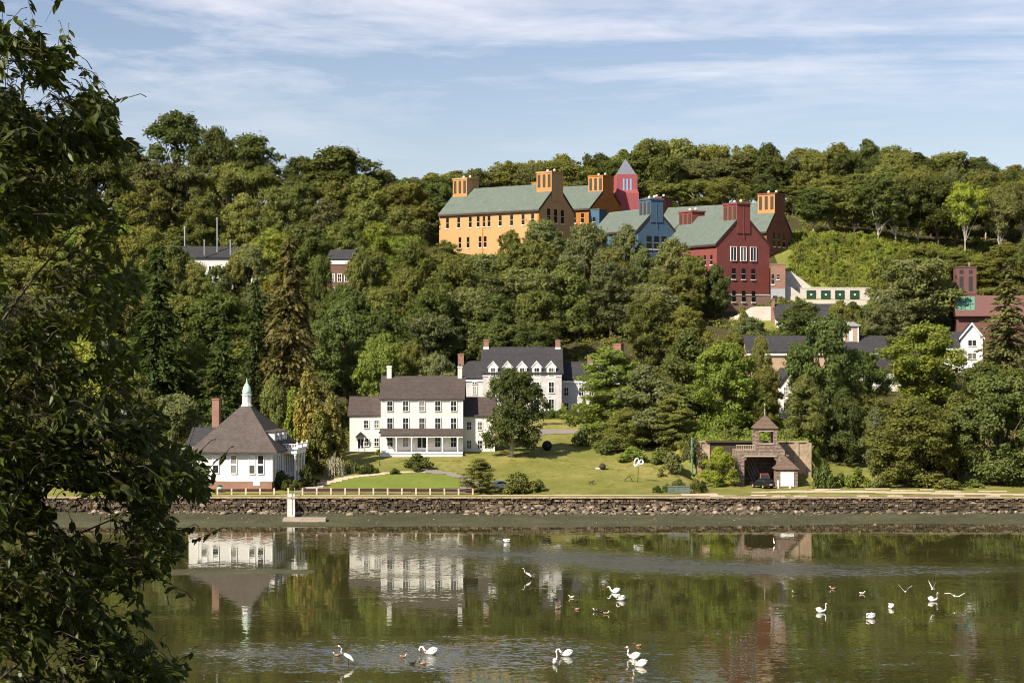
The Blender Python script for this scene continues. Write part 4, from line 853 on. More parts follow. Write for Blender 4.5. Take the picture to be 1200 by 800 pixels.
for i in range(26): dk.box(-3.0+i*.234, -2.79+i*.234, -1.0, 1.0, .28, .38)
dk.build('deck', M['wood'], T); MB().box(-3.0, 3.08, -1.03, 1.03, -.25, .28).build('float', M['wood'], T)
T = thing('gangway', 'pale narrow gangway sloping from the wall top down to the dock', 'gangway', (wx(341, 256), 256, 0), R(7))
MB().add([(-.55,0,.75),(.55,0,.75),(.55,11.6,2.95),(-.55,11.6,2.95),(-.55,0,.65),(.55,0,.65),(.55,11.6,2.85),(-.55,11.6,2.85)], [(0,1,2,3),(4,7,6,5),(0,4,5,1),(1,5,6,2),(2,6,7,3),(3,7,4,0)]).build('walkway', M['concrete'], T)
hr = MB()
for s in (-.55, .55):
    hr.tube([(s, 0, 1.7), (s, 11.6, 3.9)], .04, 6)
    for i in range(7): y = i*1.93; z = .75+i*.366; hr.tube([(s, y, z), (s, y, z+.95)], .03, 5)
hr.build('handrail', M['metal'], T)
EG = 'white timber edging along the shore road'
segs = [(800,574.5,826),(880,580.8,898),(905,582.5,920),(930,583,946),(955,573.5,985),(988,575.5,1012),(1014,573,1042),(1044,575,1075),(1078,574,1094),(1096,576.2,1126),(1146,576,1180),(832,582.5,848),(1004,583,1018),(1040,583,1058),(1118,585,1130),(1155,584.5,1172)]
for i, (a, py, b) in enumerate(segs):
    A = hit(a, py); B = Vector((wx(b, A.y), A.y, 0)); B.z = terr(B.x, B.y)
    ln = (B-A).length
    o = MB().box(0, ln, -.07, .07, -.1, .15).build('timber_edging', M['postwood'], None, loc=A, rz=math.atan2(B.y-A.y, B.x-A.x))
    nm = ('first','second','third','fourth','fifth','sixth','seventh','eighth','ninth','tenth','eleventh','twelfth','thirteenth','fourteenth','fifteenth','sixteenth')[sorted(segs).index((a, py, b))]
    tag(o, f'low white timber baulk edging the shore road on the grass, {nm} from the left', 'timber edging', EG)
T = thing('garden_wall', 'low rubble wall under the clipped hedge before the dormer house', 'wall', (0, 327.6, 0))
rg = random.Random(8); gw = MB(); x = wx(592, 327.6)
while x < wx(700, 327.6):
    for z in (9.5, 9.95, 10.4):
        wd = rg.uniform(.6, 1.2); d = rg.uniform(-.12, .12); gw.box(x, x+wd-.04, d, .6, z, z+.40+rg.uniform(0, .04))
    x += .85
gw.build('stones', M['rock'], T)

# ------------------------------------------------------------------ birds
M['swan'] = mat('white_plumage', (.83,.82,.78), .7, .04, 6); M['bill'] = mat('orange_bill', (.55,.16,.03), .5, .1); M['legs'] = mat('dark_bird_leg', (.03,.028,.025), .6, .1)
M['duckb'] = mat('brown_plumage', (.11,.075,.05), .8, .4, 9); M['duckd'] = mat('dark_plumage', (.03,.03,.028), .7, .3, 9); M['duckw'] = mat('pale_plumage', (.62,.56,.48), .8, .15, 6)
M['pinkbird'] = mat('buff_plumage', (.34,.19,.12), .8, .25, 7)
def bird_loc(px, py): Y = CZ*F/(py-400); return Vector((wx(px, Y), Y, 0))
def ell(mb, cx, cz, L_, w, h, tail=.25, n=12, tilt=0):
    """boat-shaped body with a pointed tail"""
    prof = []
    for i in range(n+1):
        t = i/n; x = (t-.5)*L_; r = math.sin(math.pi*min(1, (.06+.94*t)**.8))**.7
        up = tail*max(0, (.35-t)/.35)**1.5
        prof.append((x, r, up))
    vs = []; fs = []; k = 10
    for x, r, up in prof:
        for j in range(k):
            a = 2*math.pi*j/k; vs.append((cx+x, w*r*math.cos(a), cz+up+h*r*math.sin(a)+x*tilt))
    for i in range(n):
        for j in range(k): fs.append((i*k+j, i*k+(j+1) % k, (i+1)*k+(j+1) % k, (i+1)*k+j))
    fs += [tuple(range(k))[::-1], tuple(range(n*k, (n+1)*k))]
    mb.add(vs, fs)
BG = 'white swans on the harbour water'
def swan(px, py, yaw, pose, label, s=1.0):
    p = bird_loc(px, py); T = thing('swan', label, 'swan', p, R(yaw), BG); T.scale = (s*.83,)*3; b = MB()
    ell(b, 0, .16, 1.15, .30, .27, .22)
    b.tube([(.1,0,.3),(-.2,.1,.44),(-.62,.08,.50)], [.2,.2,.03], 8); b.tube([(.1,0,.3),(-.2,-.1,.44),(-.62,-.08,.50)], [.2,.2,.03], 8)
    if pose == 'up': nk = [(.42,0,.2),(.62,0,.38),(.60,0,.62),(.55,0,.85),(.60,0,1.0),(.72,0,1.03)]; bl_ = [(.76,0,1.03),(.95,0,.96)]
    elif pose == 'curl': nk = [(.42,0,.22),(.62,0,.46),(.74,0,.66),(.92,0,.62),(1.0,0,.42),(.92,0,.18)]; bl_ = [(.92,0,.16),(.86,0,-.02)]
    elif pose == 'preen': nk = [(.42,0,.25),(.6,0,.5),(.45,.02,.72),(.22,.05,.7),(.12,.08,.55)]; bl_ = [(.1,.08,.52),(-.02,.1,.42)]
    elif pose == 'forward': nk = [(.42,0,.22),(.62,0,.42),(.66,0,.62),(.82,0,.72),(.95,0,.66)]; bl_ = [(.98,0,.65),(1.14,0,.56)]
    else: nk = [(.42,0,.28),(.5,0,.5),(.3,.05,.56),(.05,.1,.5)]; bl_ = [(.02,.11,.48),(-.1,.12,.45)]
    b.tube(nk, [.14,.095,.075,.065,.085,.09][:len(nk)] if len(nk) > 5 else [.14,.095,.075,.08,.085][:len(nk)], 9)
    b.build('body', M['swan'], T, True); MB().tube(bl_, [.05, .02], 6).build('bill', M['bill'], T)
swan(721, 694, 165, 'forward', 'white swan swimming leftwards behind the preening one, mid harbour')
swan(727.5, 703, 205, 'preen', 'white swan preening its back just below the swimming pair, mid harbour')
swan(664, 768, 190, 'curl', 'white swan with neck arched down to the water, lower centre', 1.05)
swan(651, 777, 75, 'up', 'white swan seen end on with neck raised, lower centre left', .85)
swan(743, 771, 160, 'up', 'white swan with tall neck at the back of the lower pair', 1.05)
swan(750.5, 780, 170, 'up', 'white swan with tall neck at the front of the lower pair', 1.1)
swan(505, 766, 182, 'curl', 'white swan curling its neck into a ring near the bottom left', 1.15)
swan(962, 717, 5, 'up', 'white swan facing right at the left of the right-hand group', .95)
swan(1020, 724, 200, 'sleep', 'white swan asleep with its head tucked, right-hand group')
swan(1044, 712, 110, 'sleep', 'white swan seen from behind with head tucked, above the sleeping one', .9)
swan(1093, 704, 10, 'up', 'white swan facing right beneath the flying gulls', .95)
def egret(px, py, yaw, label, s=1, lean=0):
    p = bird_loc(px, py); p.z = max(0, terr(p.x, p.y)); T = thing('egret', label, 'egret', p, R(yaw), 'white egrets wading'); T.scale = (s, s, s); b = MB()
    ell(b, 0, .62, .85, .15, .17, -.12, tilt=.5)
    b.tube([(.33,0,.78),(.5,0,.95),(.46,0,1.12),(.58,0,1.3),(.7,0,1.34)], [.1,.06,.05,.045,.05], 8)
    b.build('body', M['swan'], T, True); MB().tube([(.72,0,1.34),(.95,0,1.28)], [.03,.008], 5).build('bill', M['bill'], T)
    for y in (-.06, .06): MB().tube([(.02,y,.55),(-.05,y,.3),(.02,y,-.15)], .018, 5).build('leg', M['legs'], T)
egret(408, 779, 175, 'white egret leaning forward in the shallows at the bottom left', 1.15)
egret(619, 678, 172, 'white egret leaning forward on the calm water near the middle', .85)
egret(907, 638, 95, 'slim white egret standing in the shallows near the far mud at right', .62)
p = bird_loc(594, 634); swan(594, 635, 5, 'sleep', 'white swan resting near the far mud bank, farthest of all', .9)
DG = 'ducks and geese on the harbour'
def duck(px, py, yaw, cols, label, s=.54, up=True):
    p = bird_loc(px, py); T = thing('duck', label, 'duck', p, R(yaw), DG); T.scale = (s, s, s); b = MB()
    ell(b, 0, .14, .95, .24, .2, .16); b.build('body', M[cols[0]], T, True)
    h_ = MB().tube([(.33,0,.2),(.46,0,.36),(.5,0,.5),(.62,0,.54)], [.12,.085,.1,.07], 8).build('head', M[cols[1]], T, True)
    MB().tube([(.66,0,.53),(.82,0,.49)], [.05,.03], 6).build('bill', M['bill'], T)
    MB().tube([(-.1,.14,.2),(-.5,.08,.26)], [.13,.02], 6).tube([(-.1,-.14,.2),(-.5,-.08,.26)], [.13,.02], 6).build('wing', M[cols[2]], T, True)
for a in ((395,768,180,('pinkbird','duckw','duckb'),'buff duck just behind the leaning egret, bottom left'),
  (472,770,0,('pinkbird','duckw','duckb'),'buff duck with pale head left of the ring-necked swan'),
  (483,777.5,10,('duckd','duckd','duckb'),'dark duck with raised neck, left of two below the curled swan'),
  (495,778,175,('pinkbird','duckd','duckb'),'brown duck with dark head, right of two below the curled swan'),
  (651,702,160,('duckd','duckd','duckd'),'black duck at the upper left of the mid-harbour duck group'),
  (670,700,200,('duckw','swan','duckw'),'pale headed duck at the top of the mid-harbour duck group'),
  (675.5,705,5,('duckd','duckd','duckb'),'dark duck just right of the pale headed duck'),
  (654,713,30,('pinkbird','pinkbird','duckb'),'buff duck at the lower left of the mid-harbour duck group'),
  (676,714,180,('pinkbird','duckb','duckb'),'brown duck at the lower middle of the mid-harbour duck group'),
  (699,716,180,('duckd','swan','duckd'),'dark duck with white face at the right of the duck group'),
  (704,717,175,('duckd','duckd','duckb'),'dark duck close behind the white faced duck'),
  (710,719,0,('pinkbird','duckw','duckb'),'buff duck lowest and rightmost of the mid-harbour group'),
  (748,757,175,('pinkbird','duckb','duckb'),'brown duck leaving a thin wake above the lower swan pair'),
  (932,695,190,('duckd','duckw','duckd'),'small dark duck alone, left of the right-hand swans'),
  (976,690,180,('pinkbird','duckw','duckb'),'buff duck above the leftmost of the right-hand swans'),
  (1010,695.5,0,('duckw','duckw','duckw'),'tiny pale duck above the sleeping swan on the right')): duck(*a)
def gull(px, py, refl, yaw, dih, label, s=1):
    mid = (py+refl)/2; Y = CZ*F/(mid-400); T = thing('gull', label, 'gull', (wx(px, Y), Y, wz(py, Y)), R(yaw), 'white gulls flying low over the water'); T.scale = (s,)*3
    b = MB(); ell(b, 0, 0, .55, .08, .08, 0); b.tube([(.2,0,.02),(.3,0,.05),(.36,0,.05)], [.06,.055,.02], 7); b.build('body', M['swan'], T, True)
    for sg in (-1, 1):
        d1, d2 = dih if sg > 0 else dih[::-1]
        P1 = Vector((.04, sg*.38, .38*math.tan(R(d1)))); P2 = P1+Vector((-.14, sg*.5, .5*math.tan(R(d2))))
        mb = MB()
        for A, B, wa, wb in (((.06, sg*.05, .02), P1, .13, .12), (P1, P2, .12, .02)):
            A = Vector(A); mb.add([A+Vector((wa*.5,0,.015)), A-Vector((wa,0,-.0)), B-Vector((wb,0,0)), B+Vector((wb*.5,0,.015)), A+Vector((wa*.5,0,-.015)), A-Vector((wa,0,.012)), B-Vector((wb,0,.012)), B+Vector((wb*.5,0,-.015))], [(0,1,2,3),(4,7,6,5),(0,4,5,1),(1,5,6,2),(2,6,7,3),(3,7,4,0)])
        mb.build('wing', M['swan'], T)
gull(1061, 693, 722, 70, (38, 52), 'white gull with wings raised, leftmost of the low-flying three', .75)
gull(1093, 690, 720, 25, (48, 58), 'white gull with wings upright directly above the facing swan', .65)
gull(1118.5, 698, 717, 80, (34, -4), 'white gull gliding with wings spread, rightmost of the three', 1.1)
# ------------------------------------------------------------------ plant prototypes (unit radius, unit height; shared meshes)
def nrmz(a): return a/np.maximum(1e-9, np.linalg.norm(a, axis=1, keepdims=True))
def leaves(c, d, size, rg, up=.3, spread=.5, ratio=.55, axis=None):
    n = len(c); nn = nrmz(d*.8+rg.normal(0, spread, (n, 3))+np.array([0, 0, up]))
    a = rg.normal(0, 1, (n, 3)) if axis is None else axis+rg.normal(0, .25, (n, 3))
    t = nrmz(a-nn*np.sum(a*nn, axis=1, keepdims=True)); b = np.cross(nn, t); s = (size*rg.uniform(.6, 1.35, n))[:, None]
    v = np.empty((n, 4, 3)); v[:, 0] = c+t*s; v[:, 1] = c+b*s*ratio-nn*s*.12; v[:, 2] = c-t*s; v[:, 3] = c-b*s*ratio-nn*s*.12
    return v.reshape(-1, 3)
def finish(name, V, mt, trunk, norm=True, matname='leaf'):
    rad = np.percentile(np.hypot(V[:, 0], V[:, 1]), 98.5); top = np.percentile(V[:, 2], 99.8)
    V = V/np.array([rad, rad, top])
    q = np.arange(len(V)).reshape(-1, 4)
    crown = np_mesh(name, V, q, M[matname])
    trunk.v = [(x/rad, y/rad, z/top) for x, y, z in trunk.v]
    return (crown, trunk.mesh('trunk', M['bark'], True), trunk.mesh('trunk', M['barkpale'], True))
def broadleaf(seed, base=.3, nb=62, nl=190, shape='round', leaf=.30, H=15., Rd=5.5, inner=.25, airy=1.0, tk=1.0):
    rg = np.random.default_rng(seed); lob = rg.uniform(0, 6.28, 4); cents = []; rads = []
    for i in range(nb):
        t = rg.beta(1.25, 1.1); a = rg.uniform(0, 6.283)
        if shape == 'round': e = math.sqrt(max(0, 1-(2*t-.85)**2/1.35))
        elif shape == 'dome': e = (1-t**2.2)**.55
        elif shape == 'tall': e = .55+.45*math.sin(math.pi*(t*.8+.15)) if t < .85 else .55
        else: e = (.35+.65*min(1, t*2.2))*(1-max(0, t-.55)**1.6*2.6)**.7 if t < .98 else .2
        e = max(.12, e)*(1+.16*math.sin(2*a+lob[0])+.12*math.sin(3*a+lob[1]+t*3)+.1*math.sin(5*t*3+lob[2]))
        f = rg.uniform(.72, 1.02) if rg.random() > inner else rg.uniform(.1, .7)
        r = rg.choice([rg.uniform(.45, .95), rg.uniform(.8, 1.5)])*(1 if f > .7 else 1.2)
        rr = max(0, e*Rd*f-r*.45)
        cents.append((rr*math.cos(a), rr*math.sin(a), H*(base+(1-base)*t)-r*.35)); rads.append(r)
    cents = np.array(cents); out = []
    for c, r in zip(cents, rads):
        n = int(nl*1.25*(r/1.3)**2*airy)+12; d = nrmz(rg.normal(0, 1, (n, 3))+np.array([0, 0, .35])+nrmz(np.array([[c[0], c[1], .01]]))*.35)
        pos = c+d*(r*(.55+.55*rg.random((n, 1))**.6))*np.array([1, 1, .72])*(1+.27*rg.normal(0, 1, (n, 1)))
        out.append(leaves(pos, d, leaf, rg))
    tr = MB(); lean = rg.normal(0, .25, 2); P = [(lean[0]*k*k*.3, lean[1]*k*k*.3, H*(k*.82)) for k in (0, .08, .25, .45, .65, .85, 1)]
    tr.tube([(P[0][0], P[0][1], -1.2)]+P, [tk*q_ for q_ in (.46, .40, .32, .27, .22, .16, .10, .04)], 9)
    for i in rg.choice(nb, 20, replace=False):
        c = cents[i]; k = rg.uniform(.22, .7)*max(.5, min(1, c[2]/H)); s = Vector((lean[0]*k*k*.3, lean[1]*k*k*.3, H*k*.82))
        if s.z > c[2]-.5: s.z = max(base*H*.6, c[2]-rg.uniform(1.5, 4))
        m = s.lerp(Vector(c), .5)+Vector((0, 0, rg.uniform(.2, .9)))
        tr.tube([s, s.lerp(m, .5), m, Vector(c)], [tk*q_ for q_ in (.17, .13, .09, .03)], 6)
    return finish('crown', np.concatenate(out), 'leaf', tr)
def conifer(seed, levels=46, per=9, droop=.25, Rd=4.2, H=18., leaf=.30, base=.06, power=.85, nseg=13, ragged=.25, lift=0, matname='needle', width=.45):
    rg = np.random.default_rng(seed); out = []; tr = MB()
    tr.tube([(0,0,-1.2),(0,0,0),(0,0,H*.5),(0,0,H*.97)], [.40,.36,.2,.03], 9)
    for l in range(levels):
        t = (l+rg.random())/levels; z = H*(base+(1-base)*t); R0 = Rd*max(.05, (1-t))**power*(1+ragged*rg.normal(0, .6))
        for k in range(per):
            a = rg.uniform(0, 6.283); Lb = max(.25, R0*rg.uniform(.65, 1.12)); n = max(5, int(nseg*Lb/2)+4)
            u = rg.random(n)**.7; side = rg.normal(0, 1, n)*.16*Lb*(1-u*.6)*width/.45
            x = u*Lb; zz = z-droop*Lb*u**1.5+lift*Lb*u**2+rg.normal(0, .10, n)
            pos = np.stack([x*math.cos(a)-side*math.sin(a), x*math.sin(a)+side*math.cos(a), zz-np.abs(side)*.15], 1)
            ax = np.array([[math.cos(a), math.sin(a), -droop*1.3]]).repeat(n, 0)
            out.append(leaves(pos, np.array([[math.cos(a)*.4, math.sin(a)*.4, .75]]).repeat(n, 0), leaf, rg, .3, .4, .42, ax))
            if Lb > 1.3 and k % 3 == 0: tr.tube([(0,0,z), (Lb*.8*math.cos(a), Lb*.8*math.sin(a), z-droop*Lb*.7+lift*Lb*.6)], [.06, .015], 4)
    return finish('crown', np.concatenate(out), 'needle', tr, matname=matname)
def pine(seed, H=18., Rd=5., plates=54, leaf=.24):
    rg = np.random.default_rng(seed); out = []; tr = MB(); tr.tube([(0,0,-1.2),(0,0,0),(.1,0,H*.5),(0,.1,H*.96)], [.42,.38,.24,.04], 9)
    for i in range(plates):
        t = (i+.5)/plates; z = H*(.10+.88*t); a = i*2.4+rg.uniform(-.5, .5); Lb = Rd*(1-t**1.9)**.75*rg.uniform(.62, 1.08)+.5; d = np.array([math.cos(a), math.sin(a), 0])
        tr.tube([(0,0,z-.5), tuple(d*Lb*.55+np.array([0,0,z-.15])), tuple(d*Lb*.95+np.array([0,0,z+.15]))], [.11, .07, .02], 5)
        for j in range(4 if Lb > 2 else 3):
            f = (.4, .62, .82, 1.0)[j if Lb > 2 else j+1]; c = d*Lb*f+np.array([0, 0, z+.2*f])+rg.normal(0, .35, 3)*np.array([1, 1, .5]); r = rg.uniform(.7, 1.25); n = int(105*r*r)
            dd = nrmz(rg.normal(0, 1, (n, 3))+np.array([0, 0, .4])); out.append(leaves(c+dd*r*(.5+.5*rg.random((n, 1)))*np.array([1.1, 1.1, .66]), dd, leaf, rg, .35, .6, .4))
    return finish('crown', np.concatenate(out), 'needle', tr, matname='needle')
def columnar(seed, leaf=.26):
    rg = np.random.default_rng(seed); out = []; tr = MB(); tr.tube([(0,0,-.8),(0,0,5)], [.25,.08], 7)
    for i in range(70):
        t = rg.beta(1.1, 1.25); a = rg.uniform(0, 6.28); e = (1-t)**.62*2.5*(1+.15*math.sin(3*a)); r = rg.uniform(.45, .85); f = rg.uniform(.7, 1.0)
        c = np.array([e*f*math.cos(a), e*f*math.sin(a), 9.5*t+.2]); n = int(230*r*r); dd = nrmz(rg.normal(0, 1, (n, 3))+np.array([0, 0, .6]))
        out.append(leaves(c+dd*r*np.array([.8, .8, 1.35])*(.6+.4*rg.random((n, 1))), dd, leaf, rg, .2, .6, .5))
    return finish('crown', np.concatenate(out), 'leaf', tr, matname='needle')
def shrub(seed, nb=26, leaf=.15, smooth=False):
    rg = np.random.default_rng(seed); out = []; tr = MB()
    for i in range(6): a = i*1.05; tr.tube([(0,0,-.4),(.25*math.cos(a),.25*math.sin(a),.4),(.8*math.cos(a),.8*math.sin(a),1.1)], [.07,.05,.02], 5)
    for i in range(nb):
        t = rg.random()**.8; a = rg.uniform(0, 6.28); e = 1.6*math.sqrt(max(.05, 1-t*t))*(1 if smooth else 1+.22*math.sin(3*a+seed)); r = rg.uniform(.35, .6); f = rg.uniform(.75, 1) if rg.random() > .2 else .4
        c = np.array([max(0, e*f-r*.3)*math.cos(a), max(0, e*f-r*.3)*math.sin(a), 1.75*t+.1]); n = int(340*r*r*(1.3 if smooth else 1))
        dd = nrmz(rg.normal(0, 1, (n, 3))+np.array([0, 0, .4])); p_ = c+dd*r*(.5+.5*rg.random((n, 1))); p_[:, 2] = np.maximum(p_[:, 2], .03); out.append(leaves(p_, dd, leaf, rg))
    return finish('foliage', np.concatenate(out), 'leaf', tr)
def weeping(seed):
    rg = np.random.default_rng(seed); out = []; tr = MB(); tr.tube([(0,0,-.4),(.1,0,1.5),(0,.1,3.2)], [.14,.1,.04], 7)
    for i in range(90):
        a = rg.uniform(0, 6.28); r = 1.5*rg.random()**.5; z = 3.3-r*.8+rg.normal(0, .15); n = 26; u = rg.random(n)
        p_ = np.stack([r*(1+.3*u)*math.cos(a)+rg.normal(0, .06, n), r*(1+.3*u)*math.sin(a)+rg.normal(0, .06, n), z*(1-u)+.05], 1)
        out.append(leaves(p_, np.array([[math.cos(a), math.sin(a), .1]]).repeat(n, 0), .17, rg, 0, .5, .3, np.array([[0, 0, 1.]]).repeat(n, 0)))
    return finish('foliage', np.concatenate(out), 'leaf', tr, matname='needle')
PR = {}
for i in range(5): PR['open%d' % i] = broadleaf(10+i, .08, 150, 215, ('round', 'dome', 'round', 'spread', 'dome')[i], .22)
for i in range(6): PR['wood%d' % i] = broadleaf(30+i, .14, 135, 190, ('spread', 'round', 'dome', 'spread', 'round', 'tall')[i], .25)
for i in range(3): PR['trunky%d' % i] = broadleaf(50+i, .34, 95, 175, ('spread', 'round', 'tall')[i], .24, H=16, Rd=4.8, tk=.62)
PR['forked'] = broadleaf(58, .50, 60, 150, 'spread', .22, H=16, Rd=5, tk=.55)
for i in range(2): PR['airy%d' % i] = broadleaf(60+i, .40, 80, 62, ('spread', 'tall')[i], .24, H=16, Rd=5, tk=.5)
for i in range(2): PR['spruce%d' % i] = conifer(70+i)
PR['lone'] = broadleaf(10, .17, 150, 215, 'round', .22, tk=.8)
PR['droop'] = conifer(75, 44, 9, .55, 5.2, 20., .34, .05, .62, 15, .3)
PR['droop1'] = conifer(76, 40, 9, .5, 5.0, 20., .34, .05, .7, 15, .35)
PR['layer'] = conifer(77, 26, 10, .02, 5.0, 17., .27, .05, .6, 20, .3, .12)
for i in range(2): PR['pine%d' % i] = pine(80+i)
for i in range(2): PR['column%d' % i] = columnar(85+i)
for i in range(3): PR['shrub%d' % i] = shrub(90+i)
PR['clipped'] = shrub(95, 40, .11, True); PR['weep'] = weeping(97)
COL = {'spruce brown': (0.135,0.127,0.054), 'spruce green': (0.060,0.084,0.028), 'dark green': (0.098,0.119,0.038), 'deep green': (0.114,0.148,0.045), 'mid green': (0.154,0.177,0.053), 'olive green': (0.185,0.197,0.059), 'grey green': (0.175,0.199,0.087), 'yellow green': (0.227,0.267,0.054),
       'bright green': (0.182,0.238,0.053), 'brown green': (0.129,0.142,0.058), 'golden green': (0.272,0.250,0.084), 'fresh green': (0.261,0.320,0.059), 'blue grey': (0.409,0.395,0.327), 'blackish green': (0.064,0.073,0.027)}
prng = random.Random(77); TREES = []; PLACED = []
def plant(px, top, w, Y, proto, col, label, cat='tree', group=None, pale=False, h=None, jit=.12, name=None, x=None, sink=.25):
    X = wx(px, Y) if x is None else x; z = terr(X, Y)-sink; H = (wz(top, Y)-z) if h is None else h+sink
    if H < .3: H = .3
    o = thing(name or ('tree' if cat == 'tree' else cat.replace(' ', '_')), label, cat, (X, Y, z), prng.uniform(0, 6.28), group)
    r = w*Y/F/2; o.scale = (r, r, H)
    cr, tb, tp = PR[proto]; small = cat in ('shrub', 'hedge')
    t = link('stems' if small else 'trunk', tp if pale else tb, o); c = link('foliage' if small else 'crown', cr, o)
    j = prng.uniform(1-jit, 1+jit); base = COL[col]; c.color = (base[0]*j*prng.uniform(.94, 1.06), base[1]*j, base[2]*j*prng.uniform(.9, 1.1), 1)
    PLACED.append((px, Y, w)); return o
